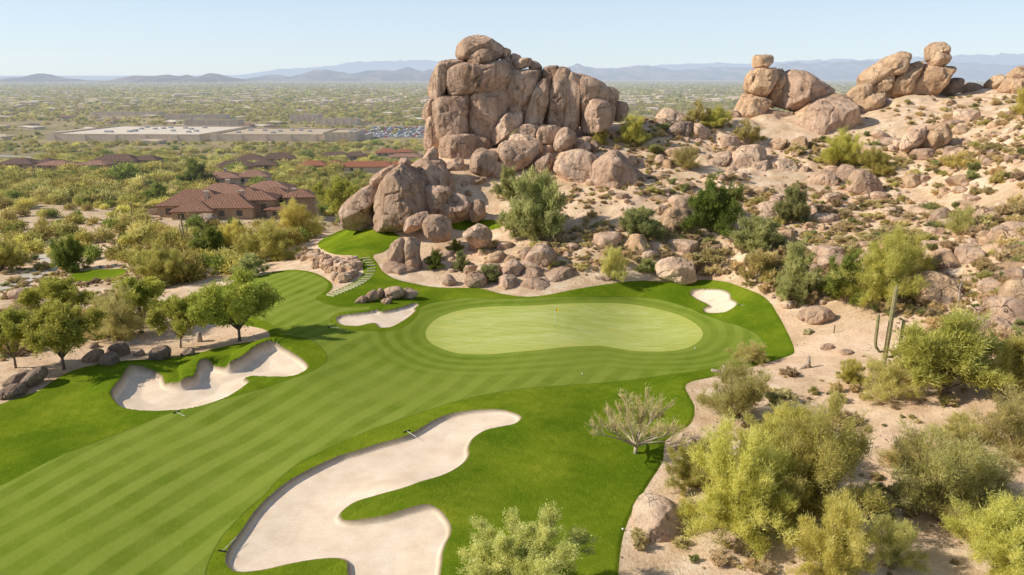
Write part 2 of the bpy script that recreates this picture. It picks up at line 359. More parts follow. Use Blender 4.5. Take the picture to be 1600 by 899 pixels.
def mat_rock(name, tint=(1, 1, 1), dark=1.0):
    m, nt = new_mat(name); N = NT(nt); P = N.pos(); oi = N.n('ShaderNodeObjectInfo').outputs['Random']
    n1 = N.noise(P, .28, 6, .6, .4); n2 = N.noise(P, 1.7, 6, .65); n3 = N.noise(P, 7, 6, .75)
    streak = N.noise(N.scale(P, (1.0, 1.0, .14)), 1.0, 5, .6)
    T = lambda c: tuple(min(1, a*b*dark) for a, b in zip(c, tint))
    c = N.ramp(n1, [(.28, T((.40,.25,.175))), (.44, T((.58,.385,.27))), (.58, T((.71,.495,.36))), (.75, T((.82,.62,.47)))])
    c = N.mix(N.maprange(n2, .42, .70, 0, .55), c, T((.42,.29,.21)))
    c = N.mix(N.maprange(streak, .50, .62, 0, .62), c, T((.30,.205,.15)))
    c = N.mix(N.maprange(streak, .42, .30, 0, .45), c, T((.66,.50,.36)))
    c = N.mix(N.maprange(n3, .56, .70, 0, .40), c, T((.26,.18,.13)))
    c = N.mix(N.maprange(n3, .42, .32, 0, .30), c, T((.70,.55,.41)))
    # thin joints
    w = N.n('ShaderNodeVectorMath', operation='ADD'); N.l(P, w.inputs[0])
    cn = N.n('ShaderNodeTexNoise'); cn.inputs['Scale'].default_value = .35; N.l(P, cn.inputs['Vector'])
    sc = N.n('ShaderNodeVectorMath', operation='SCALE'); N.l(cn.outputs['Color'], sc.inputs[0]); sc.inputs['Scale'].default_value = 3.0; N.l(sc.outputs[0], w.inputs[1])
    vo = N.n('ShaderNodeTexVoronoi', feature='DISTANCE_TO_EDGE'); vo.inputs['Scale'].default_value = .26; N.l(w.outputs[0], vo.inputs['Vector'])
    cr = N.math('MULTIPLY', N.maprange(vo.outputs['Distance'], .010, .0), N.maprange(N.noise(P, .25, 2), .47, .56))
    c = N.mix(N.math('MULTIPLY', cr, .8), c, T((.08,.055,.04)))
    br = N.maprange(oi, 0, 1, .86, 1.12); hs = N.n('ShaderNodeHueSaturation'); N.l(c, hs.inputs['Color']); N.l(br, hs.inputs['Value'])
    h = N.math('ADD', N.math('ADD', N.math('MULTIPLY', n1, 1.6), N.math('MULTIPLY', n2, .8)), N.math('SUBTRACT', N.math('MULTIPLY', n3, .35), N.math('MULTIPLY', cr, .8)))
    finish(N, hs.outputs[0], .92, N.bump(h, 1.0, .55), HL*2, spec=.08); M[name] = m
mat_rock('granite'); mat_rock('pale_granite', (1.25,1.28,1.27)); mat_rock('dusty_granite', (1.45,1.5,1.5)); mat_rock('gold_granite', (1.12,1.1,.97)); mat_rock('grey_granite', (.66,.70,.74))

def mat_leaf(name, cols, transl=.25, haze=HL, hv=.03, vv=.22):
    m, nt = new_mat(name); N = NT(nt); oi = N.n('ShaderNodeObjectInfo').outputs['Random']
    t = N.attr('tint'); c = N.ramp(t, [(i/(len(cols)-1), (min(q[0]*1.24, .88), min(q[1]*1.18, .86), q[2]*1.12)) for i, q in enumerate(cols)])
    hs = N.n('ShaderNodeHueSaturation'); N.l(c, hs.inputs['Color'])
    N.l(N.maprange(oi, 0, 1, .5-hv*.25, .5+hv*.5), hs.inputs['Hue'])
    r2 = N.math('FRACT', N.math('MULTIPLY', oi, 7.77)); N.l(N.maprange(r2, 0, 1, 1-vv, 1+vv), hs.inputs['Value'])
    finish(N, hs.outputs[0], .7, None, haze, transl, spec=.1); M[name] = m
mat_leaf('leaf_straw', [(.34,.27,.13), (.50,.40,.21), (.62,.50,.28), (.72,.60,.38)], .3)
mat_leaf('leaf_front', [(.24,.27,.075), (.42,.44,.14), (.57,.57,.22), (.70,.68,.33)], .5)
mat_leaf('leaf_mesquite', [(.18,.20,.035), (.33,.35,.065), (.47,.475,.105), (.62,.60,.19)], .5)
mat_leaf('leaf_palo', [(.32,.31,.07), (.48,.46,.125), (.62,.58,.19), (.76,.70,.32)], .5)
mat_leaf('leaf_yellow', [(.30,.26,.07), (.45,.39,.13), (.58,.50,.21), (.68,.60,.32)], .35)
mat_leaf('leaf_green', [(.11,.14,.03), (.19,.235,.05), (.29,.335,.085), (.42,.44,.16)], .5)
mat_leaf('leaf_grey', [(.19,.215,.08), (.31,.335,.135), (.43,.44,.20), (.57,.56,.31)], .5)
mat_leaf('leaf_olive', [(.33,.315,.09), (.48,.45,.16), (.61,.56,.25), (.72,.66,.36)], .5)
mat_leaf('leaf_dry', [(.27,.20,.11), (.42,.32,.19), (.58,.46,.30), (.72,.60,.43)], .25, vv=.3)
mat_leaf('leaf_valley', [(.17,.155,.045), (.31,.275,.08), (.46,.40,.135), (.60,.52,.22)], .5, hv=.045, vv=.25)
mat_leaf('leaf_tan', [(.32,.29,.11), (.46,.40,.18), (.58,.50,.26), (.68,.60,.38)], .2)
simple('bark', (.17,.13,.09), .9, .4, 8, .03)
simple('pale_bark', (.46,.38,.28), .8, .3, 8, .02)
simple('dead_wood', (.42,.34,.28), .9, .35, 5, .03)
simple('cactus_skin', (.34,.29,.15), .8, .25, 3, 0)
simple('stucco', (.40,.29,.20), .9, .1, 1.5, .01)
simple('stucco_light', (.58,.48,.38), .9, .1, 1.5, .01)
simple('stucco_grey', (.62,.50,.39), .9, .08, .5, .01)
simple('white_roof', (.74,.64,.52), .9, .06, .05)
simple('tan_roof', (.56,.44,.31), .9, .08, .05)
simple('window_glass', (.03,.035,.04), .15, .1, 1, spec=.6)
simple('metal_grey', (.42,.43,.45), .5, .1, 1)
simple('concrete', (.58,.51,.44), .9, .1, .8, .01)
simple('asphalt', (.42,.38,.35), .9, .1, .3)
simple('asphalt_dark', (.20,.19,.19), .9, .15, .1)
simple('yellow_cloth', (.85,.62,.02), .8, .05)
simple('white_paint', (.8,.8,.78), .5, .03)
simple('black_paint', (.03,.03,.03), .5, .1)
simple('step_timber', (.62,.56,.36), .8, .15, 3)
simple('brick_brown', (.30,.17,.12), .9, .25, 6, .03)
for i, c in enumerate([(.7,.7,.7), (.05,.055,.06), (.35,.36,.38), (.10,.16,.32), (.40,.04,.03)]): simple('car_paint_%d' % i, c, .3, .02, spec=.5)
def mat_tile(name, col):
    m, nt = new_mat(name); N = NT(nt)
    P = N.n('ShaderNodeTexCoord').outputs['Object']
    sx = N.n('ShaderNodeSeparateXYZ'); N.l(P, sx.inputs[0])
    g = N.n('ShaderNodeNewGeometry'); sn = N.n('ShaderNodeSeparateXYZ'); N.l(g.outputs['Normal'], sn.inputs[0])
    a = N.math('SINE', N.math('MULTIPLY', sx.outputs['X'], 16)); b = N.math('SINE', N.math('MULTIPLY', sx.outputs['Y'], 16))
    wy = N.math('GREATER_THAN', N.math('ABSOLUTE', sn.outputs['X']), N.math('ABSOLUTE', sn.outputs['Y']))
    rib = N.math('ADD', N.math('MULTIPLY', b, wy), N.math('MULTIPLY', a, N.math('SUBTRACT', 1.0, wy)))
    n1 = N.noise(P, 2.0, 5, .7)
    c = N.ramp(n1, [(.3, tuple(v*.6 for v in col)), (.5, col), (.7, tuple(min(1, v*1.45) for v in col))])
    c = N.mix(N.maprange(rib, -.2, -.9, 0, .38), c, tuple(v*.4 for v in col))
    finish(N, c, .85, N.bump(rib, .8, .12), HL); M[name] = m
mat_tile('clay_tile', (.33,.175,.12)); mat_tile('rose_tile', (.40,.22,.16)); mat_tile('brown_tile', (.20,.12,.09)); mat_tile('red_tile', (.42,.16,.09))
def mat_hill(name, cols):
    m, nt = new_mat(name); N = NT(nt); P = N.pos()
    n1 = N.noise(N.scale(P, (1, .35, 1.5)), .0035, 7, .72)
    c = N.ramp(n1, [(.40, cols[0]), (.5, cols[1]), (.60, cols[2])])
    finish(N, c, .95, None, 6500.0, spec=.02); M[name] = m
mat_hill('hill', [(.02,.02,.03), (.09,.075,.08), (.30,.215,.18)])

# ------------------------------------------------------------------ mesh helpers
def mesh_np(name, V, Fc, mats, mi=None, smooth=False, attrs=None):
    """V (n,3); Fc list of tuples or (m,k) array"""
    me = bpy.data.meshes.new(name); V = np.asarray(V, np.float32)
    me.vertices.add(len(V)); me.vertices.foreach_set('co', V.ravel())
    if isinstance(Fc, np.ndarray): k = Fc.shape[1]; m = len(Fc); flat = Fc.astype(np.int32).ravel(); ls = np.arange(m, dtype=np.int32)*k; 
    else:
        m = len(Fc); lens = np.array([len(f) for f in Fc], np.int32); flat = np.array([i for f in Fc for i in f], np.int32); ls = np.concatenate([[0], np.cumsum(lens)[:-1]]).astype(np.int32)
    me.loops.add(len(flat)); me.loops.foreach_set('vertex_index', flat)
    me.polygons.add(m); me.polygons.foreach_set('loop_start', ls)
    if smooth is True: me.polygons.foreach_set('use_smooth', np.ones(m, bool))
    else: me.polygons.foreach_set('use_smooth', np.zeros(m, bool))
    for q in (mats if isinstance(mats, (list, tuple)) else [mats]): me.materials.append(q)
    if mi is not None: me.polygons.foreach_set('material_index', np.asarray(mi, np.int32))
    if attrs:
        for an, av in attrs.items():
            a = me.attributes.new(an, 'FLOAT', 'POINT'); a.data.foreach_set('value', np.asarray(av, np.float32))
    me.update(calc_edges=True); me.validate(); return me
def link(name, me, parent=None, loc=None, rotz=0, scale=None, label=None, cat=None, group=None, kind=None):
    o = bpy.data.objects.new(name, me); COL.objects.link(o)
    if loc is not None: o.location = loc
    if rotz: o.rotation_euler = (0, 0, rotz)
    if scale is not None: o.scale = (scale,)*3 if isinstance(scale, (int, float)) else scale
    if parent is not None: o.parent = parent
    for k, v in (('label', label), ('category', cat), ('group', group), ('kind', kind)):
        if v: o[k] = v
    return o
class MB:
    def __init__(s): s.V = []; s.F = []; s.mi = []; s.n = 0
    def add(s, V, F_, mi=0):
        s.V.extend([tuple(v) for v in V]); s.F.extend([tuple(i+s.n for i in f) for f in F_]); s.mi.extend([mi]*len(F_)); s.n += len(V)
    def box(s, x0, y0, z0, x1, y1, z1, mi=0):
        s.add([(x0,y0,z0),(x1,y0,z0),(x1,y1,z0),(x0,y1,z0),(x0,y0,z1),(x1,y0,z1),(x1,y1,z1),(x0,y1,z1)],
              [(3,2,1,0),(4,5,6,7),(0,1,5,4),(1,2,6,5),(2,3,7,6),(3,0,4,7)], mi)
    def tube(s, P, rad, k=6, mi=0, cap=True):
        P = [Vector(p) for p in P]; rings = []; base = s.n; V = []; Fc = []
        for i, p in enumerate(P):
            d = (P[min(i+1, len(P)-1)]-P[max(i-1, 0)]).normalized()
            a = d.orthogonal().normalized() if i == 0 else (a - d*a.dot(d)).normalized()
            b = d.cross(a)
            for j in range(k):
                t = 2*math.pi*j/k; V.append(p + (a*math.cos(t)+b*math.sin(t))*rad[i])
        for i in range(len(P)-1):
            for j in range(k): Fc.append((i*k+j, i*k+(j+1)%k, (i+1)*k+(j+1)%k, (i+1)*k+j))
        if cap: Fc.append(tuple(range(k))[::-1]); Fc.append(tuple((len(P)-1)*k+j for j in range(k)))
        s.add(V, Fc, mi)
    def hip(s, x0, y0, x1, y1, z, rise, over=.5, mi=0, th=.25):
        x0 -= over; y0 -= over; x1 += over; y1 += over
        w = x1-x0; d = y1-y0; k = min(w, d)/2
        if w >= d: r0 = (x0+k, (y0+y1)/2, z+rise); r1 = (x1-k, (y0+y1)/2, z+rise)
        else: r0 = ((x0+x1)/2, y0+k, z+rise); r1 = ((x0+x1)/2, y1-k, z+rise)
        V = [(x0,y0,z),(x1,y0,z),(x1,y1,z),(x0,y1,z),r0,r1,(x0,y0,z-th),(x1,y0,z-th),(x1,y1,z-th),(x0,y1,z-th)]
        if w >= d: Fc = [(0,1,5,4),(1,2,5),(2,3,4,5),(3,0,4)]
        else: Fc = [(0,1,4),(1,2,5,4),(2,3,5),(3,0,4,5)]
        Fc += [(6,7,1,0),(7,8,2,1),(8,9,3,2),(9,6,0,3),(9,8,7,6)]
        s.add(V, Fc, mi)
    def mesh(s, name, mats, smooth=False): return mesh_np(name, s.V, s.F, mats, s.mi, smooth)

# ------------------------------------------------------------------ the ground, cut into turf, greens, bunkers, desert
ys = np.exp(np.arange(math.log(20), math.log(420), 0.0034))
us = np.arange(-.98, .98, 0.0021)
U, YY = np.meshgrid(us, ys); XX = U*(YY+6)
Z, DC, BS = height(XX, YY, full=True)
DF = sdf(P_FAIR, XX, YY); DGR = sdf(P_GREEN, XX, YY); DBK = np.minimum.reduce([b[0] for b in BS])
DTEE = np.minimum(sdf(P_FG, XX, YY), sdf(P_UT, XX, YY))
VV = np.stack([XX, YY, Z, DC, DF, DGR, DBK, DTEE] + [b[0] for b in BS], -1).reshape(-1, 12)
r, c = XX.shape; idx = np.arange(r*c).reshape(r, c)
a, b, cc, d = idx[:-1,:-1].ravel(), idx[:-1,1:].ravel(), idx[1:,1:].ravel(), idx[1:,:-1].ravel()
TT = np.concatenate([np.stack([a, b, cc], 1), np.stack([a, cc, d], 1)])
NG = np.zeros((len(VV), 3))
gy, gx = np.gradient(Z)
def split(V, T, ch):
    f = V[T, ch]; neg = f < 0; cnt = neg.sum(1)
    ins = [T[cnt == 3]]; outs = [T[cnt == 0]]; newV = []; off = len(V)
    for cn in (1, 2):
        S = T[cnt == cn]
        if not len(S): continue
        ng = V[S, ch] < 0
        lone = ng if cn == 1 else ~ng
        k = lone.argmax(1); ar = np.arange(len(S))
        p0 = S[ar, k]; p1 = S[ar, (k+1)%3]; p2 = S[ar, (k+2)%3]
        def cut(i, j):
            lo = np.minimum(i, j); hi = np.maximum(i, j)
            t = (V[lo, ch]/(V[lo, ch]-V[hi, ch]))[:,None]; return V[lo]+(V[hi]-V[lo])*t
        A_ = cut(p0, p1); B_ = cut(p0, p2); ia = off+np.arange(len(S)); ib = ia+len(S); newV += [A_, B_]; off += 2*len(S)
        tip = np.stack([p0, ia, ib], 1); q = np.concatenate([np.stack([ia, p1, p2], 1), np.stack([ia, p2, ib], 1)])
        if cn == 1: ins.append(tip); outs.append(q)
        else: outs.append(tip); ins.append(q)
    if newV: V = np.concatenate([V]+newV)
    return V, np.concatenate(ins), np.concatenate(outs)
def piece(name, V, T, mat, label=None):
    used, inv = np.unique(T, return_inverse=True); v = V[used]; t = inv.reshape(T.shape)
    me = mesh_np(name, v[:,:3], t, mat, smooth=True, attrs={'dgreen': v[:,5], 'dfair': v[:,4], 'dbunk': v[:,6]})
    o = link(name, me, kind='structure')
    return o
V, course, desert = split(VV, TT, 3)
bunk = []
for ch in (8, 9, 10, 11):
    V, i_, course = split(V, course, ch); bunk.append(i_)
V, tees, course = split(V, course, 7)
V, fair, rough = split(V, course, 4)
V, green, fair = split(V, fair, 5)
piece('desert_ground', V, desert, M['desert'])
piece('rough_grass', V, rough, M['rough_turf'])
piece('fairway_grass', V, fair, M['fairway_turf'])
piece('putting_green', V, green, M['green_turf'])
piece('tee_grass', V, tees, M['rough_turf'])
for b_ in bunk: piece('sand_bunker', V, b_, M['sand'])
# valley plain out to the horizon
ys2 = np.exp(np.linspace(math.log(ys[-1]), math.log(150000), 260)); us2 = np.linspace(-1.6, 1.6, 260)
U2, Y2 = np.meshgrid(us2, ys2); X2 = U2*(Y2+6)
Z2 = base_h(X2, Y2); Z2 = np.where(Y2 < 430, height(X2, Y2), Z2) + (Y2 > 430)*sstep(430, 900, Y2)*1.5*fbm(X2/400, Y2/400, seed=9, octv=3)
idx = np.arange(X2.size).reshape(X2.shape)
Fq = np.stack([idx[:-1,:-1].ravel(), idx[:-1,1:].ravel(), idx[1:,1:].ravel(), idx[1:,:-1].ravel()], 1)
link('valley_plain', mesh_np('valley_plain', np.stack([X2, Y2, Z2], -1).reshape(-1, 3), Fq, M['desert'], smooth=True), kind='structure')

def strip(name, pxs, width, mat, off=.08, sub=24, kind='structure'):
    x, y, z = ground([p[0] for p in pxs], [p[1] for p in pxs]); P = np.stack([x, y], 1)
    q = []
    for i in range(len(P)-1):
        p0 = P[max(i-1, 0)]; p1 = P[i]; p2 = P[i+1]; p3 = P[min(i+2, len(P)-1)]
        for j in range(sub):
            t = j/sub; q.append(0.5*((2*p1)+(-p0+p2)*t+(2*p0-5*p1+4*p2-p3)*t*t+(-p0+3*p1-3*p2+p3)*t**3))
    q.append(P[-1]); q = np.array(q); tg = np.gradient(q, axis=0); tg /= np.linalg.norm(tg, axis=1)[:,None]+1e-9
    nr = np.stack([-tg[:,1], tg[:,0]], 1); k = 7; w = np.linspace(-.5, .5, k)*width
    X = q[:,0][:,None]+nr[:,0][:,None]*w; Y_ = q[:,1][:,None]+nr[:,1][:,None]*w
    Zc = height(q[:,0], q[:,1]); Zc = np.convolve(np.pad(Zc, 4, 'edge'), np.ones(9)/9, 'valid')
    Zs = np.maximum(Zc[:,None]+0*w, height(X, Y_))+off
    id_ = np.arange(X.size).reshape(X.shape); Fq = np.stack([id_[:-1,:-1].ravel(), id_[:-1,1:].ravel(), id_[1:,1:].ravel(), id_[1:,:-1].ravel()], 1)
    return link(name, mesh_np(name, np.stack([X, Y_, Zs], -1).reshape(-1, 3), Fq, mat, smooth=True), kind=kind)
strip('cart_path', [(-60,462),(0,450),(35,438),(66,424),(84,412),(80,402),(68,398)], 4.0, M['concrete'])
strip('cart_path', [(-60,500),(20,492),(80,497),(130,508),(175,524),(200,540)], 2.6, M['concrete'], .05)
strip('road', [(-60,242),(40,246),(120,252),(200,260),(300,263),(420,262),(520,258)], 9, M['asphalt'], .2)
strip('road', [(1118,152),(1117,143),(1116,137),(1115,133)], 22, M['asphalt'], .6)

# ------------------------------------------------------------------ distant hills
def ridge(name, prof, Y, depth, mat, seed, pxbase=None):
    """prof: (px, py of crest)"""
    pr = np.array(prof, float); px = np.linspace(pr[0,0], pr[-1,0], max(60, int((pr[-1,0]-pr[0,0])*1.0)))
    py = np.interp(px, pr[:,0], pr[:,1])
    x, y, z = at_Y(px, py, Y); h = z+30; sc = Y/1200
    h = np.maximum(h + np.minimum(h*.10, 9*sc)*fbm(px/14, px*0, seed=seed, octv=4), 0)
    edge = sstep(pr[0,0], pr[0,0]+14, px)*(1-sstep(pr[-1,0]-14, pr[-1,0], px)); h = h*edge
    k = 41; w = np.linspace(-1, 1, k)
    W = w[None]+0*px[:,None]; X = x[:,None]+0*W; Yy = Y+W*depth; 
    s = 1-np.abs(W); prof_ = s**1.35
    rg = 1-np.abs(fbm(X/(depth*.28), Yy/(depth*.5), seed=seed+3, octv=5))*2.4
    Zz = -34 + (h[:,None]+4)*prof_*(1-(1-s)*.8*(1-rg)) 
    id_ = np.arange(X.size).reshape(X.shape); Fq = np.stack([id_[:-1,:-1].ravel(), id_[1:,:-1].ravel(), id_[1:,1:].ravel(), id_[:-1,1:].ravel()], 1)
    link(name, mesh_np(name, np.stack([X, Yy, Zz], -1).reshape(-1, 3), Fq, mat, smooth=True), kind='structure')
ridge('hills', [(2,126),(15,121),(30,121),(45,119),(58,115),(68,114.5),(80,117),(95,122),(110,123),(125,127)], 7500, 900, M['hill'], 1)
ridge('hills', [(190,125),(200,119),(215,118),(235,119.5),(250,118),(262,117),(280,119.5),(292,117.5),(304,121),(312,119),(325,115.5),(335,114.5),(350,117.5),(365,122),(385,124)], 7200, 900, M['hill'], 2)
ridge('hills', [(370,125),(400,121),(420,117),(435,117),(455,120),(470,116),(490,110),(512,109),(530,113),(550,115),(580,110),(600,110),(618,110),(634,103.5),(648,109),(660,111),(672,107.5),(690,112),(715,116),(760,115),(800,117),(860,118),(900,120)], 9500, 1500, M['hill'], 3)
ridge('mountains', [(380,117),(420,111),(435,107.5),(470,107),(510,103.5),(560,97),(600,96.5),(625,93.5),(640,95),(660,93.5),(680,96),(715,98),(760,99),(820,104),(880,106),(960,110)], 42000, 5000, M['hill'], 4)
ridge('hills', [(840,118),(868,110),(882,107),(893,104),(902,100),(912,104),(930,107),(960,108),(985,105),(1010,104),(1040,107),(1060,110),(1090,108),(1110,105),(1145,105),(1180,106),(1220,101),(1245,98),(1270,99),(1290,96),(1318,97),(1340,94.5),(1360,96),(1400,99),(1440,99),(1500,97),(1560,101),(1640,104)], 11500, 1700, M['hill'], 5)
ridge('mountains', [(900,110),(960,106),(1000,103),(1060,101),(1120,99),(1180,100),(1240,95),(1300,93),(1360,94),(1420,90),(1470,87),(1500,85.5),(1540,84),(1600,84),(1660,86)], 26000, 4000, M['hill'], 6)
ridge('mountains', [(-80,122),(0,121),(120,119.5),(260,118.5),(400,117.5),(460,118)], 60000, 6000, M['hill'], 7)

# ------------------------------------------------------------------ rocks
def cube_sphere(nn):
    import bmesh
    bm = bmesh.new(); bmesh.ops.create_icosphere(bm, subdivisions=nn, radius=1); bm.verts.ensure_lookup_table()
    V_ = np.array([v.co[:] for v in bm.verts]); F_ = np.array([[v.index for v in f.verts] for f in bm.faces]); bm.free(); return V_, F_
SPH = {k: cube_sphere(k) for k in (3, 4, 5, 6)}
ROCKN = 0
def rock(out, label, Y=None, T=None, mat='granite', p=2.3, rough=.055, facets=10, seed=None, group=None, push=.6, name='boulder', cat='boulder', sink=0):
    global ROCKN; ROCKN += 1; seed = seed or ROCKN*13+5; rg = np.random.default_rng(seed)
    slab = any(k_ in label for k_ in ('fin', 'slab', 'block', 'column', 'crack', 'splinter', 'wedge')) and Y is not None and Y > 140 and out[0][0] < 1000
    if slab: p = 3.4; facets = 16
    o = np.array(out, float); oc = o.mean(0); o = oc+(o-oc)*(1.035 if Y else 1.0); q = smooth_closed(o, 8)
    w = np.ptp(o[:,0]); h = np.ptp(o[:,1])
    if Y is None:
        ib = o[:,1].max(); cx = o[o[:,1] > ib-h*.25][:,0].mean()
        gx_, gy_, gz_ = G1(cx, ib-1); sc = gy_/F/cp; Tm = T*1.15 if T else .46*math.sqrt(w*h)*sc
        Yp = gy_+push*Tm
    else: Yp = Y; sc = Yp/F; Tm = T*1.2 if T else .42*math.sqrt(w*h)*sc
    x, y, z = at_Y(q[:,0], q[:,1], Yp); C0 = np.array([x.mean(), z.mean()])
    # polar radius table
    th = np.linspace(-math.pi, math.pi, 361); rr = np.zeros(361)
    ax, az = x-C0[0], z-C0[1]; bx, bz = np.roll(ax, -1), np.roll(az, -1)
    for i, t in enumerate(th):
        dx, dz = math.cos(t), math.sin(t); ex, ez = bx-ax, bz-az; den = dx*ez-dz*ex
        with np.errstate(divide='ignore', invalid='ignore'):
            s = (ax*ez-az*ex)/den; u = (ax*dz-az*dx)/den
        ok = (u >= -1e-6) & (u <= 1+1e-6) & (s > 0); rr[i] = s[ok].max() if ok.any() else 0
    rr[rr == 0] = np.median(rr)
    lvl = 6 if w*h > 9000 else 5 if w*h > 900 else 4
    S, Fc = SPH[lvl]; a_ = np.arctan2(S[:,2], S[:,0]); rho = np.hypot(S[:,0], S[:,2]); ny = S[:,1]
    k = (rho**p+np.abs(ny)**p)**(-1/p); r_ = np.interp(a_, th, rr)
    rho_ = rho*k; Vx = r_*rho_*np.cos(a_); Vz = r_*rho_*np.sin(a_); Vy = Tm*ny*k*(1+.15*np.cos(a_*2+seed))
    Vp = np.stack([Vx, Vy, Vz], 1); size = math.sqrt(np.ptp(Vx)*np.ptp(Vz))/2
    for _ in range(facets):
        nv = rg.normal(size=3); nv[1] = -abs(nv[1])*1.1-.15 if rg.random() < .8 else abs(nv[1]); nv[2] *= (.25 if slab else 1); nv /= np.linalg.norm(nv)
        dd = Vp@nv; lim = dd.max()*rg.uniform(.80 if slab else .74, .95); Vp -= np.outer(np.clip(dd-lim, 0, None)*.95, nv)
    nd = Vp/np.maximum(np.linalg.norm(Vp, axis=1), 1e-6)[:,None]
    Wp = Vp+np.array([C0[0], Yp, C0[1]]); f1 = 1.3/size
    dis = size*rough*1.2*fbm(Wp[:,0]*f1, Wp[:,1]*f1, Wp[:,2]*f1, seed=seed, octv=4, gain=.5)
    cn = fbm(Wp[:,0]*f1*.8+9, Wp[:,1]*f1*.8, Wp[:,2]*f1*.6, seed=seed+5, octv=3)
    dis -= size*.075*np.exp(-(cn/.028)**2)
    cn2 = fbm(Wp[:,0]*f1*1.5, Wp[:,1]*f1*1.5+4, Wp[:,2]*f1*(.12 if slab else .35), seed=seed+9, octv=2)
    dis -= size*(.10 if slab else .05)*np.exp(-(cn2/.028)**2)*(size > 1.2)
    dis += size*.02*np.round(2.2*fbm(Wp[:,0]*f1*1.1+3, Wp[:,1]*f1*1.1, Wp[:,2]*f1*1.1, seed=seed+12, octv=2))
    fine = .10*fbm(Wp[:,0]*1.3, Wp[:,1]*.9, Wp[:,2]*.9, seed=77, octv=5, gain=.62)
    Vp = Vp+nd*(dis+fine*min(1, size/2))[:,None]
    org = np.array([C0[0], Yp, Wp[:,2].min()]); Vl = Vp+np.array([0, 0, C0[1]-org[2]])
    me = mesh_np(name, Vl, Fc, M[mat], smooth=True)
    org[2] -= sink
    return link(name, me, loc=tuple(org), label=label, cat=cat, group=group)
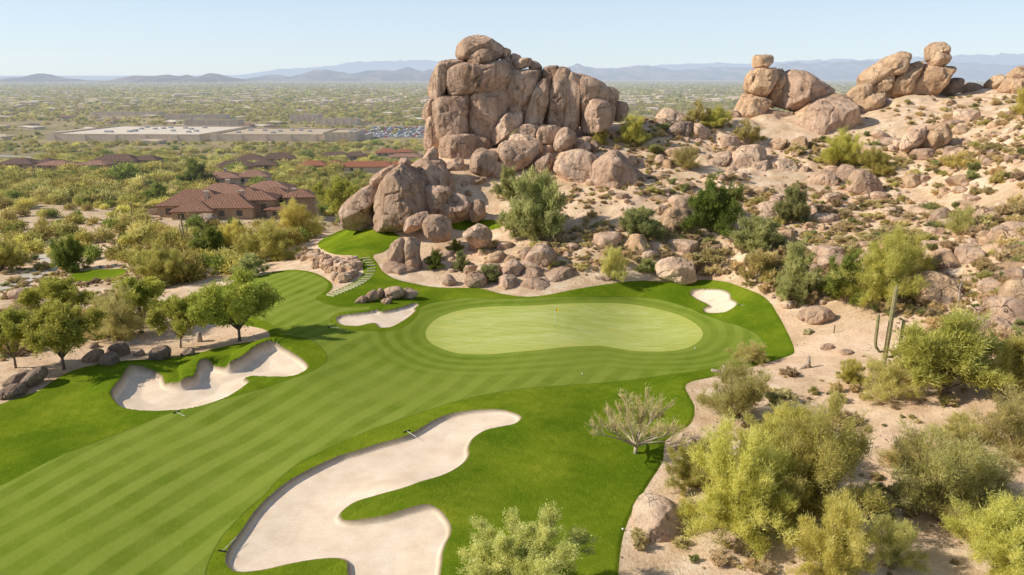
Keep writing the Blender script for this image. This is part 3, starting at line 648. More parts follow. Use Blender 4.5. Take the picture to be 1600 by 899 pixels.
MAIN = [
 ([(714,81),(720,65),(740,55.5),(760,57.5),(786,74),(780,91),(765,97),(740,98),(717,94)], 'rugged grey-brown boulder crowning the tallest rock tower', 150, 4.5),
 ([(730,92),(745,79),(762,77),(769,88),(767,96),(750,102),(735,99)], 'small smooth egg-shaped boulder tucked under the crowning boulder of the tall tower', 146, 2.3),
 ([(780,90),(787,76),(797,78),(800,90),(792,96)], 'squarish block wedged right behind the crowning boulder of the tall tower', 151, 1.6),
 ([(799,94),(801,84),(812,87),(815,95),(806,98)], 'smallest dark stone at the right end of the tower cap', 151, 1.2),
 ([(670,150),(671,135),(678,115),(690,98),(715,95),(727,99),(711,115),(700,138),(689,156)], 'leaning rounded slab on the upper left edge of the tallest tower', 148, 5),
 ([(684,140),(692,120),(705,106),(725,98),(752,99),(780,95),(802,93),(812,102),(803,122),(793,143),(765,143),(740,149),(710,154),(688,155)], 'broad upper block of the tallest tower with vertical flutes below its cap', 149, 6.5),
 ([(675,168),(688,152),(715,148),(738,149),(740,162),(733,180),(732,216),(692,222),(678,198)], 'smooth pale square-faced block in the left middle of the tallest tower', 148, 6),
 ([(728,180),(731,158),(740,146),(760,140),(793,139),(797,170),(784,198),(768,218),(735,216),(729,200)], 'round-headed block right of the smooth pale block in the tallest tower', 148.5, 6),
 ([(661,185),(662,170),(672,156),(684,156),(679,172),(669,188)], 'small slab clinging to the left side of the tallest tower', 148, 2),
 ([(664,232),(665,203),(668,185),(679,183),(683,205),(690,222),(687,236)], 'narrow upright column at the left foot of the tallest tower', 147, 2.5),
 ([(684,240),(689,220),(705,212),(742,212),(750,235),(730,256),(698,263)], 'wide blocky boulder at the front foot of the tallest tower', 142, 3.6),
 ([(740,214),(760,214),(769,228),(765,243),(748,240)], 'dark wedge of rock right of the wide blocky foot boulder', 144, 2.2),
 ([(789,145),(794,120),(800,110),(815,110),(847,112),(843,135),(830,155),(818,178),(797,179),(791,160)], 'tall rounded middle block between the two halves of the main rock', 150, 5),
 ([(797,105),(802,96),(815,91),(830,92),(831,100),(822,106),(805,110)], 'oval boulder lying flat on the middle of the main rock', 149, 2),
 ([(826,100),(832,95),(842,99),(847,108),(838,114),(828,110)], 'small rough stones behind the oval boulder on the main rock', 151, 1.4),
 ([(846,118),(850,107),(860,103),(874,105),(869,122),(850,128)], 'rounded knob at the top of the upright fins', 149.5, 2.4),
 ([(817,192),(824,170),(833,142),(846,125),(862,124),(858,152),(850,182),(842,199),(825,197)], 'left fin of the upright fins, rounded and cut off at the top', 147, 3),
 ([(797,178),(804,152),(811,149),(819,151),(813,178)], 'short post-shaped stone left of the upright fins', 146, 1.6),
 ([(813,176),(819,150),(830,146),(828,176),(820,182)], 'second short stone between the post stone and the left fin', 147, 1.4),
 ([(847,192),(852,165),(860,133),(872,108),(884,107),(892,112),(888,135),(880,172),(880,203),(862,200)], 'tallest narrow fin of the upright fins', 148, 3.6),
 ([(877,203),(880,160),(886,116),(896,114),(906,120),(908,150),(905,190),(897,207)], 'ragged light fin between the tallest fin and the sloping slab', 148, 3.4),
 ([(897,190),(896,140),(902,119),(920,121),(946,134),(948,158),(932,184),(912,196)], 'large slab sloping down to the right end of the main rock', 149.5, 4.5),
 ([(908,200),(914,168),(924,156),(940,157),(961,167),(957,189),(940,204),(920,208)], 'cracked lower block at the right foot of the main rock', 146, 3.5),
 ([(940,159),(943,140),(955,136),(966,142),(966,156),(960,168),(948,166)], 'single squared boulder standing on the right end of the main rock', 149, 2.4),
 ([(957,186),(961,162),(977,161),(982,178),(970,189)], 'dark cracked stone at the far right foot of the main rock', 149, 2.2),
 ([(764,222),(771,202),(790,179),(815,176),(821,190),(802,204),(776,224)], 'pale slab leaning at the foot between tower and fins', 144.5, 2.6, 'pale_granite'),
 ([(805,220),(814,196),(841,197),(840,213),(822,224)], 'rounded pale stone below the post-shaped stone', 143, 2, 'pale_granite'),
 ([(835,218),(846,196),(877,201),(869,222),(850,225)], 'cracked pale stone below the upright fins', 143, 2, 'pale_granite'),
 ([(866,226),(872,207),(885,200),(899,207),(898,223),(873,236)], 'rose-brown pyramid boulder below the tallest fin', 139, 2.3),
 ([(893,231),(899,218),(910,217),(913,228),(903,236)], 'little round stone right of the rose-brown pyramid boulder', None, 1),
 ([(897,240),(903,226),(920,221),(923,236),(912,244)], 'little faceted stone in front of the little round stone', None, 1.2),
 ([(920,236),(924,220),(934,221),(936,232),(928,240)], 'little dark stone behind the sunlit slope below the fins', None, 1),
 ([(730,264),(736,245),(750,232),(775,230),(779,250),(773,276),(752,281),(735,276)], 'rounded boulder with a smooth sunny face above the boulder pile', 135, 3),
 ([(775,250),(777,237),(789,221),(830,221),(841,237),(829,254),(795,271),(779,268)], 'wide block with a split top right of the smooth sunny boulder', 136, 3),
 ([(795,222),(805,210),(832,214),(852,225),(846,240),(820,238),(802,232)], 'flat slab behind the wide block with a split top', 140, 2.5,'pale_granite'),
 ([(833,268),(839,248),(858,240),(866,252),(858,272),(842,276)], 'dark low rock behind the big grey-green bush', 134, 2),
 ([(584,345),(587,307),(603,277),(625,259),(646,251),(658,270),(669,300),(667,332),(640,354),(592,359)], 'huge smooth domed boulder behind the tee, the largest below the tower', 124, 6.5),
 ([(640,268),(655,250),(685,255),(703,272),(706,296),(680,310),(655,300)], 'dark brown mass leaning behind the right side of the huge domed boulder', 129, 4.5),
 ([(660,252),(665,239),(677,230),(684,238),(683,252),(672,257)], 'small mushroom-shaped stone on the shoulder of the huge domed boulder', 131, 1.4),
 ([(658,264),(662,251),(690,250),(698,264),(686,273),(668,271)], 'flat slab under the mushroom-shaped stone', 130.5, 2),
 ([(530,350),(536,322),(562,297),(598,281),(597,300),(587,322),(586,355),(560,360)], 'shadowed slab leaning on the left side of the huge domed boulder', 128, 4),
 ([(577,285),(590,270),(615,258),(616,270),(604,282),(585,290)], 'long stone balanced on the left shoulder of the huge domed boulder', 127.5, 1.6),
 ([(622,256),(628,247),(638,249),(641,257),(630,261)], 'little flat stone on the top left of the huge domed boulder', 125, 1),
 ([(661,327),(665,294),(680,291),(702,296),(705,308),(695,325),(675,334)], 'cube-shaped block between the huge domed boulder and the leaning oblong one', 122, 2.4),
 ([(672,337),(703,308),(717,303),(736,319),(730,341),(705,349)], 'oblong boulder leaning up to the right behind the upper tee', 121.6, 2.0),
 ([(730,341),(735,320),(747,312),(757,320),(757,341),(742,348)], 'egg-shaped boulder standing upright beside the upper tee', 121.4, 1.4),
 ([(629,352),(645,336),(672,331),(670,350),(640,365)], 'low wedge of rock behind the round front boulder', 117, 2),
 ([(659,360),(664,343),(680,336),(701,343),(706,360),(696,379),(670,376)], 'round brown boulder in front of the upper tee', 112, 2.3),
 ([(723,364),(738,356),(752,350),(767,363),(766,378),(750,386),(732,378)], 'pale faceted boulder in front of the upper tee', 110, 2.2, 'pale_granite'),
 ([(607,412),(610,385),(626,371),(634,384),(632,408),(622,420)], 'left half of the split boulder at the edge of the lower tee', 106, 1.6),
 ([(630,390),(638,373),(656,376),(655,396),(659,422),(637,426),(630,408)], 'right half of the split boulder at the edge of the lower tee', 106, 1.7),
 ([(596,424),(606,408),(635,412),(660,418),(662,432),(640,437),(605,430)], 'broad base slab under the split boulder', 105, 2.2),
 ([(820,402),(835,386),(855,385),(870,397),(867,411),(847,415),(825,410)], 'smooth grey potato-shaped boulder lying on the heap by the green', 103, 2),
 ([(810,400),(820,388),(830,389),(824,404)], 'small stone against the left end of the potato-shaped boulder', 104, 1),
 ([(725,441),(732,427),(755,427),(761,440),(752,451),(730,450)], 'brown tumbled boulder standing alone at the left of the heap by the green', None, None),
 ([(690,444),(697,430),(706,432),(715,443),(700,448)], 'small pointed stone left of the brown tumbled boulder', None, None),
 ([(781,430),(790,412),(805,407),(818,420),(806,433),(787,437)], 'cracked round boulder on the upper left of the heap by the green', 101, 1.6),
 ([(778,447),(780,435),(795,430),(808,437),(806,460),(786,460)], 'upright boulder at the lower left of the heap by the green', 97.5, 1.5),
 ([(812,437),(820,422),(837,421),(849,432),(830,444)], 'middle boulder of the heap by the green', 100, 1.5),
 ([(806,460),(818,442),(840,434),(857,445),(862,458),(850,464),(828,466)], 'large cracked boulder at the very front of the heap by the green', 97, 1.9),
 ([(843,437),(860,436),(874,453),(858,462)], 'dark wedge behind the large front boulder of the heap', 98.5, 1.3),
 ([(849,434),(868,421),(890,419),(899,432),(892,448),(873,452),(858,446)], 'two-humped boulder at the right of the heap by the green', 100, 2),
 ([(893,424),(912,423),(928,430),(909,443),(896,447)], 'low brown stone behind the long flat rock by the green', 101, 1.3),
 ([(898,447),(910,436),(937,431),(962,434),(942,443),(912,452)], 'long flat reddish rock ending the heap by the green', 99.5, 1.2),
 ([(808,412),(825,408),(855,416),(877,417),(866,427),(847,432),(824,426)], 'flat pale slab bridging the top of the heap by the green', 102, 1.8, 'pale_granite'),
 ([(1020,420),(1035,407),(1060,403),(1082,410),(1095,422),(1088,437),(1060,443),(1031,435)], 'big loaf-shaped boulder alone on the edge of the rough behind the green', None, 2.3, 'pale_granite'),
 ([(866,262),(880,240),(905,235),(930,243),(937,262),(930,292),(915,306),(895,297),(874,275)], 'pale streaked boulder left of the great round one on the slope', 131, 3.2, 'pale_granite'),
 ([(919,282),(924,260),(945,242),(963,237),(988,256),(1008,278),(1009,302),(985,317),(950,310),(929,300)], 'great round brown boulder resting on the slope in the middle of the view', 128, 4.2),
 ([(1011,330),(1018,322),(1040,323),(1047,336),(1040,350),(1020,343)], 'reddish block in the shadow below the great round boulder', 122, 1.8),
 ([(1088,272),(1100,250),(1125,240),(1142,240),(1136,262),(1128,276)], 'left lobe of the whaleback rock beyond the dark green bush', 138, 2.6, 'pale_granite'),
 ([(1128,276),(1143,246),(1165,228),(1192,230),(1194,250),(1175,282),(1164,296),(1140,290)], 'main hump of the whaleback rock beyond the dark green bush', 137, 3.2, 'pale_granite'),
 ([(1164,294),(1174,260),(1185,248),(1199,251),(1199,280),(1192,304),(1170,304)], 'rounded toe in the middle of the whaleback rock', 134.5, 2.4, 'pale_granite'),
 ([(1193,292),(1200,252),(1212,251),(1212,280),(1203,300)], 'thin upright sliver in the whaleback rock', 135.5, 1.6),
 ([(1200,303),(1204,275),(1217,252),(1238,249),(1243,265),(1228,292),(1212,304)], 'blocky right end of the whaleback rock', 135, 2.4, 'pale_granite'),
 ([(1175,338),(1188,320),(1207,316),(1230,328),(1236,345),(1205,356),(1180,352)], 'flat-topped boulder behind the spiky grey-green bush', 113, 2.4, 'pale_granite'),
 ([(1131,364),(1139,343),(1155,332),(1174,334),(1174,355),(1145,370)], 'rounded boulder left of the flat-topped one, half behind the spiky bush', 112, 2, 'pale_granite'),
 ([(1022,202),(1027,182),(1040,170),(1056,175),(1078,184),(1084,194),(1050,202),(1032,206)], 'smooth hump of bedrock right of the main rock', 156, 3, 'pale_granite'),
 ([(1040,208),(1052,196),(1068,190),(1084,194),(1082,212),(1062,228)], 'rugged left half of the knobbly outcrop right of the main rock', 150, 2.4, 'grey_granite'),
 ([(1078,210),(1086,192),(1098,196),(1108,206),(1100,222),(1084,224)], 'rugged right half of the knobbly outcrop right of the main rock', 149.5, 2, 'pale_granite'),
 ([(1177,105),(1178,90),(1186,85),(1204,86),(1207,94),(1202,107),(1188,108)], 'cube-like boulder balanced on top of the middle tower', 165, 2.2, 'gold_granite'),
 ([(1163,140),(1167,120),(1178,108),(1178,124),(1172,144)], 'narrow slab on the left edge of the middle tower', 165, 2, 'gold_granite'),
 ([(1168,142),(1176,120),(1182,108),(1196,107),(1213,108),(1214,124),(1202,148),(1184,151)], 'shield-shaped block under the balanced cube-like boulder', 164.5, 3, 'gold_granite'),
 ([(1196,160),(1206,130),(1215,108),(1227,110),(1223,130),(1215,168),(1203,166)], 'upright splinter between the two halves of the middle tower', 166, 2.6, 'gold_granite'),
 ([(1148,180),(1158,154),(1168,144),(1190,152),(1207,160),(1196,178),(1182,190),(1160,187)], 'broad sunlit foot of the middle tower', 164, 3.5, 'gold_granite'),
 ([(1212,165),(1219,134),(1228,113),(1246,110),(1280,120),(1298,125),(1300,146),(1264,176),(1238,180),(1218,173)], 'huge flat-topped brown block forming the right half of the middle tower', 165, 4.5),
 ([(1192,190),(1200,172),(1220,174),(1240,178),(1228,191),(1204,195)], 'low rounded stones under the right half of the middle tower', 162, 2),
 ([(1228,200),(1240,180),(1262,158),(1285,148),(1318,149),(1330,165),(1325,200),(1250,210)], 'rear dome of the twin domes right of the middle tower', 161, 4, 'gold_granite'),
 ([(1248,212),(1254,186),(1272,165),(1298,155),(1322,158),(1346,176),(1359,200),(1353,222),(1305,232),(1262,226)], 'front dome of the twin domes with a dark pitted right side', 153, 4.5),
 ([(1128,182),(1138,174),(1152,174),(1158,184),(1152,192),(1134,190)], 'lone squat block left of the middle tower foot', 158, 1.8),
 ([(1446,92),(1449,76),(1460,67),(1478,67),(1483,76),(1480,84),(1462,86),(1452,96)], 'topmost head-shaped boulder of the right-hand tower', 167, 2.2, 'gold_granite'),
 ([(1450,98),(1458,82),(1474,80),(1483,88),(1478,100),(1464,105)], 'second boulder under the head of the right-hand tower', 166, 2, 'gold_granite'),
 ([(1417,148),(1431,120),(1445,99),(1460,100),(1488,101),(1494,110),(1485,125),(1467,142),(1450,152)], 'big flat slab with a pointed right end carrying the right-hand tower', 166, 3.6, 'gold_granite'),
 ([(1381,150),(1384,133),(1404,115),(1426,100),(1443,97),(1434,117),(1421,142),(1408,154),(1394,153)], 'split slab left of the black crack in the right-hand tower', 166.5, 3.2, 'gold_granite'),
 ([(1335,140),(1346,118),(1374,98),(1400,83),(1420,79),(1435,86),(1426,101),(1402,116),(1380,121),(1358,136)], 'long arching slab sloping up across the left of the right-hand tower', 167, 3.2, 'gold_granite'),
 ([(1362,140),(1384,114),(1400,113),(1388,138),(1372,146)], 'narrow wedge under the long arching slab', 166, 2.2, 'gold_granite'),
 ([(1320,156),(1338,136),(1361,132),(1356,152),(1337,170)], 'rounded block at the lower left of the right-hand tower', 163.5, 2.4, 'gold_granite'),
 ([(1337,176),(1350,156),(1368,147),(1380,150),(1376,172),(1354,184)], 'rounded flat-faced boulder below the narrow wedge', 161, 2.2, 'gold_granite'),
 ([(1373,180),(1380,152),(1392,158),(1398,168),(1386,180)], 'small dark block right of the flat-faced boulder', 162, 1.8),
 ([(1470,145),(1482,126),(1500,123),(1501,138),(1490,150)], 'dark boulder in the shade behind the big pointed slab', 168, 2.4, 'grey_granite'),
 ([(1502,142),(1512,130),(1526,132),(1540,140),(1548,150),(1520,154)], 'low dark rock on the crest right of the right-hand tower', 170, 2.4),
 ([(1540,136),(1552,121),(1564,117),(1570,130),(1558,142)], 'leftmost boulder of the crest pile at the right edge', 166, 1.8, 'gold_granite'),
 ([(1559,144),(1568,125),(1581,124),(1579,146)], 'second boulder of the crest pile at the right edge', 164, 1.8, 'gold_granite'),
 ([(1577,128),(1580,110),(1592,104),(1608,106),(1610,128)], 'top boulder of the crest pile at the right edge', 166, 2, 'gold_granite'),
 ([(1581,148),(1582,126),(1593,125),(1592,150)], 'upright lower stone of the crest pile at the right edge', 162, 1.6, 'gold_granite'),
 ([(1593,150),(1594,127),(1612,124),(1622,148),(1606,156)], 'lower boulder of the crest pile cut by the right edge', 162, 2, 'gold_granite'),
 ([(1434,228),(1448,206),(1468,193),(1480,193),(1480,216),(1462,234),(1444,240)], 'pointed slab jutting up from the slope below the right-hand tower', 131, 2.2, 'gold_granite'),
 ([(1408,232),(1420,210),(1438,199),(1448,200),(1440,222),(1424,236)], 'lower left layer beside the pointed jutting slab', 131, 2, 'pale_granite'),
 ([(1460,176),(1478,167),(1496,170),(1492,181),(1472,184)], 'flat pale rock on the slope under the right-hand tower', 152, 2, 'pale_granite'),
 ([(1472,165),(1481,155),(1492,158),(1489,167)], 'small round stone above the flat pale rock', 155, 1.4, 'gold_granite'),
 ([(1359,212),(1372,203),(1390,213),(1378,220)], 'small tan stone right of the twin domes', None, None),
 ([(1322,292),(1333,270),(1347,265),(1372,277),(1378,292),(1362,306),(1335,304)], 'big cream boulder with a shadowed underside in the middle of the right slope', None, 2.2, 'pale_granite'),
 ([(1305,277),(1316,259),(1335,262),(1332,284),(1316,288)], 'brown stone behind the big cream boulder', 128, 1.6),
 ([(1230,232),(1240,219),(1259,214),(1260,231),(1245,243)], 'angular wedge below the front dome', 143, 1.8, 'gold_granite'),
 ([(1201,232),(1212,217),(1230,220),(1226,232)], 'flat tan stone left of the angular wedge', 144, 1.6, 'gold_granite'),
 ([(1261,296),(1270,276),(1284,266),(1304,274),(1306,292),(1285,302)], 'pale cracked outcrop right of the whaleback rock', 127, 2.4, 'pale_granite'),
 ([(1450,344),(1464,328),(1483,325),(1482,342),(1464,348)], 'low brown stone in the scrub of the right slope', None, None),
 ([(1425,462),(1430,441),(1452,426),(1480,431),(1495,447),(1488,468),(1470,480),(1436,477)], 'big round pink-faced boulder beside the dead snag on the right', None, 2.6, 'gold_granite'),
 ([(1220,476),(1230,468),(1241,475),(1234,484),(1224,483)], 'small round stone near the edge of the rough, farthest left of its row', None, None, 'pale_granite'),
 ([(1246,494),(1254,482),(1266,486),(1264,502),(1250,502)], 'middle stone of the row near the edge of the rough', None, None, 'pale_granite'),
 ([(1260,504),(1265,485),(1282,479),(1301,486),(1298,500),(1280,510)], 'largest stone of the row near the edge of the rough', None, 1.4, 'pale_granite'),
 ([(1530,528),(1540,510),(1562,497),(1577,502),(1570,520),(1548,532)], 'cream boulder with a dark hollow at the right edge', None, 1.6, 'pale_granite'),
 ([(1518,520),(1528,505),(1540,500),(1546,504),(1536,524)], 'narrow cream stone left of the boulder with a dark hollow', None, 1, 'pale_granite'),
 ([(989,818),(1001,797),(1021,784),(1044,784),(1062,800),(1064,834),(1030,844),(999,836)], 'smooth dusty dome of rock beside the nearest big bush', None, 2.4, 'dusty_granite'),
 ([(164,552),(172,540),(186,536),(198,540),(200,554),(184,559)], 'largest dark boulder in the row left of the left bunker', None, 1, 'grey_granite'),
 ([(149,569),(156,556),(170,551),(183,556),(184,568),(168,572)], 'front dark boulder in the row left of the left bunker', None, .9, 'grey_granite'),
 ([(128,562),(138,550),(152,547),(162,553),(152,566),(136,567)], 'tan boulder with a smaller one on it, left of the left bunker', None, .9),
 ([(136,548),(140,540),(149,537),(155,545),(150,551)], 'small dark boulder perched on the tan one left of the left bunker', 75.5, .5, 'grey_granite'),
 ([(232,557),(238,545),(252,541),(264,547),(264,560),(246,564)], 'rough speckled boulder at the edge of the turf above the left bunker', None, .9, 'grey_granite'),
 ([(207,556),(212,549),(219,547),(227,555),(218,558)], 'small stone between the dark boulders and the speckled one', None, .5, 'grey_granite'),
 ([(282,556),(288,547),(297,544),(305,550),(302,557)], 'rightmost low stone above the left bunker', None, .6, 'grey_granite'),
 ([(6,600),(18,588),(34,584),(40,596),(32,607),(14,606)], 'flat-topped rock in the cluster at the left edge', None, .9, 'grey_granite'),
 ([(34,604),(42,586),(56,575),(68,580),(68,592),(50,608)], 'tallest rock in the cluster at the left edge', None, 1, 'grey_granite'),
 ([(-6,618),(2,606),(18,602),(34,606),(38,618),(16,624)], 'low front rock in the cluster at the left edge', None, 1, 'grey_granite'),
 ([(303,353),(306,338),(318,334),(332,335),(342,343),(340,357),(320,361)], 'big dark-fronted boulder in front of the tile-roofed house', None, 2, 'grey_granite'),
 ([(294,358),(298,346),(305,340),(309,350),(305,360)], 'narrow stone leaning left of the house boulder', None, 1, 'grey_granite'),
 ([(554,473),(560,466),(570,462),(576,470),(566,475)], 'leftmost stone of the rock ledge in the grass bank', None, .6),
 ([(568,471),(574,458),(587,453),(590,465),(580,473)], 'second stone of the rock ledge in the grass bank', None, .6),
 ([(586,466),(589,454),(596,451),(600,460),(596,468)], 'third stone of the rock ledge, narrow and upright', None, .6),
 ([(596,466),(600,453),(612,449),(628,448),(632,460),(620,469),(606,468)], 'largest stone of the rock ledge in the grass bank', None, .8),
 ([(626,468),(628,455),(636,450),(654,456),(650,464),(640,468)], 'rightmost flat stone of the rock ledge in the grass bank', None, .7, 'pale_granite'),
 ([(594,474),(598,468),(608,466),(614,471),(606,476)], 'small low stone in front of the rock ledge', None, .4),
]
for it in MAIN:
    out, lab, Y, T = it[:4]; rock(out, lab, Y, T, it[4] if len(it) > 4 else 'granite', group='granite boulders of the outcrops')

# loose boulder variants, copied
def rock_variant(seed, mat, lvl=4):
    S, Fc = SPH[lvl]; rg = np.random.default_rng(seed); V_ = S.copy(); pw = rg.uniform(2.2, 3.2)
    V_ = V_/((np.abs(V_)**pw).sum(1)**(1/pw))[:,None]
    V_ *= np.array([1, rg.uniform(.7, 1), rg.uniform(.5, .85)])
    for _ in range(9):
        nv = rg.normal(size=3); nv /= np.linalg.norm(nv); dd = V_@nv; lim = dd.max()*rg.uniform(.65, .9); V_ -= np.outer(np.clip(dd-lim, 0, None)*.9, nv)
    nd = V_/np.linalg.norm(V_, axis=1)[:,None]
    V_ = V_+nd*(.12*fbm(S[:,0]*1.6, S[:,1]*1.6, S[:,2]*1.6, seed=seed, octv=4))[:,None]
    V_[:,2] += .25
    return mesh_np('loose_boulder', V_, Fc, M[mat], smooth=True)
RV = [rock_variant(100+i, m, 4) for i, m in enumerate(['pale_granite','gold_granite','granite','pale_granite','gold_granite','pale_granite','pale_granite','granite'])]

def scatter(region, count, rg, ymin=0, avoid_course=1.0, extra=None):
    """random ground points seen inside a region outline (photo pixels)"""
    reg = np.array(region, float); mn, mx = reg.min(0), reg.max(0); res = []
    while len(res) < count:
        k = count*3+20; p = np.stack([rg.uniform(mn[0], mx[0], k), rg.uniform(mn[1], mx[1], k)], 1)
        d = sdf(reg, p[:,0], p[:,1], 5)
        p = p[d < 0]
        if len(p): res.extend(p.tolist())
        if len(p) == 0: break
    p = np.array(res[:count]); x, y, z = ground(p[:,0], p[:,1])
    dc, bs = masks(x, y); ok = (dc > avoid_course) & (y < 1150)
    return np.stack([x, y, z], 1)[ok], p[ok]

HILL = [(1000,180),(1110,185),(1240,235),(1370,225),(1500,175),(1600,155),(1600,560),(1500,540),(1330,470),(1240,480),(1120,432),(1000,430),(940,425),(880,400),(790,420),(700,430),(680,390),(780,340),(860,300),(880,240)]
rg = np.random.default_rng(31)
P_, px_ = scatter(HILL, 480, rg)
sz_ = np.minimum(np.exp(rg.normal(-.50, .62, len(P_))), 2.5); od = np.argsort(-sz_/P_[:,1]); P_ = P_[od]; sz_ = sz_[od]; LOOSE = (P_[110:], sz_[110:]*.8)
for i, (q, pp) in enumerate(zip(P_[:110], px_)):
    s = float(sz_[i])
    link('boulder', RV[i % 8], loc=(q[0], q[1], q[2]-.12*s), rotz=rg.uniform(0, 6.28), scale=(s, s*rg.uniform(.8,1.2), s*rg.uniform(.7, 1.1)),
         label='loose granite rock lying in the scrub of the slope behind the green', cat='boulder', group='loose rocks strewn over the slope')
rb = np.random.default_rng(77); SL, _ = scatter([(1040,215),(1110,230),(1240,240),(1370,225),(1500,170),(1600,160),(1600,520),(1500,470),(1250,320),(1100,300),(1020,300)], 420, rb)
SL = SL[fbm(SL[:,0]/11, SL[:,1]/11, seed=66, octv=3) > .06][:120]
for q in SL:
    s = float(rb.uniform(.9, 2.7)); link('flat_boulder', RV[(3, 6, 1, 0)[int(rb.integers(4))]], loc=(q[0], q[1], q[2]-.22*s), rotz=rb.uniform(0, 6.28), scale=(s, s*rb.uniform(.5,.9), s*rb.uniform(.35,.7)), label='low bedrock slab breaking through the soil of the right slope', cat='boulder', group='bedrock slabs on the right slope')
TOWERFOOT = [(690,260),(780,225),(860,215),(960,200),(990,240),(930,300),(860,290),(820,240),(770,290),(720,310),(690,290)]
for reg, cnt, mu, lab, grp in [(TOWERFOOT, 45, -.1, 'rubble block heaped at the foot of the main rock', 'rubble blocks below the main rock'),
        ([(640,430),(690,385),(780,385),(800,410),(770,430),(700,435)], 14, -.4, 'stone among shrubs between the split boulder and the heap by the green', 'stones between the tees and the green'),
        ([(1230,470),(1330,490),(1260,560),(1330,620),(1500,650),(1600,560),(1600,480),(1500,540)], 12, -1.0, 'small stone on the pale soil at the right', 'small stones on the pale soil'),
        ([(0,400),(200,380),(500,360),(470,400),(380,430),(250,470),(0,480)], 12, -.5, 'small rock in the bushes left of the tees', 'small rocks in the left scrub')]:
    P_, px_ = scatter(reg, cnt, rg)
    for i, q in enumerate(P_):
        s = min(float(np.exp(rg.normal(mu, .45))), 2.2)
        link('boulder', RV[i % 7], loc=(q[0], q[1], q[2]-.1*s), rotz=rg.uniform(0, 6.28), scale=(s, s*rg.uniform(.8,1.2), s*rg.uniform(.7, 1.2)), label=lab, cat='boulder', group=grp)
# stacked stone bank that carries the lower tee
wl = smooth_closed([(470,398),(480,412),(500,422),(520,436),(540,440),(556,434),(562,420),(552,408),(530,406),(505,402),(488,392),(478,388)], 6)
P_, px_ = scatter([(466,404),(474,390),(492,394),(512,402),(535,406),(552,408),(562,418),(560,428),(545,440),(530,444),(520,432),(505,424),(485,415)], 95, rg, avoid_course=.15)
for i, q in enumerate(P_):
    s = float(rg.uniform(.45, 1.05))
    link('bank_stone', RV[(3, 6, 3, 1)[i % 4]], loc=(q[0], q[1], q[2]+.1), rotz=rg.uniform(0, 6.28), scale=(s, s*.8, s*rg.uniform(.8, 1.2)),
         label='pale stone of the stacked bank below the lower tee', cat='stone', group='stones stacked in the bank of the lower tee')

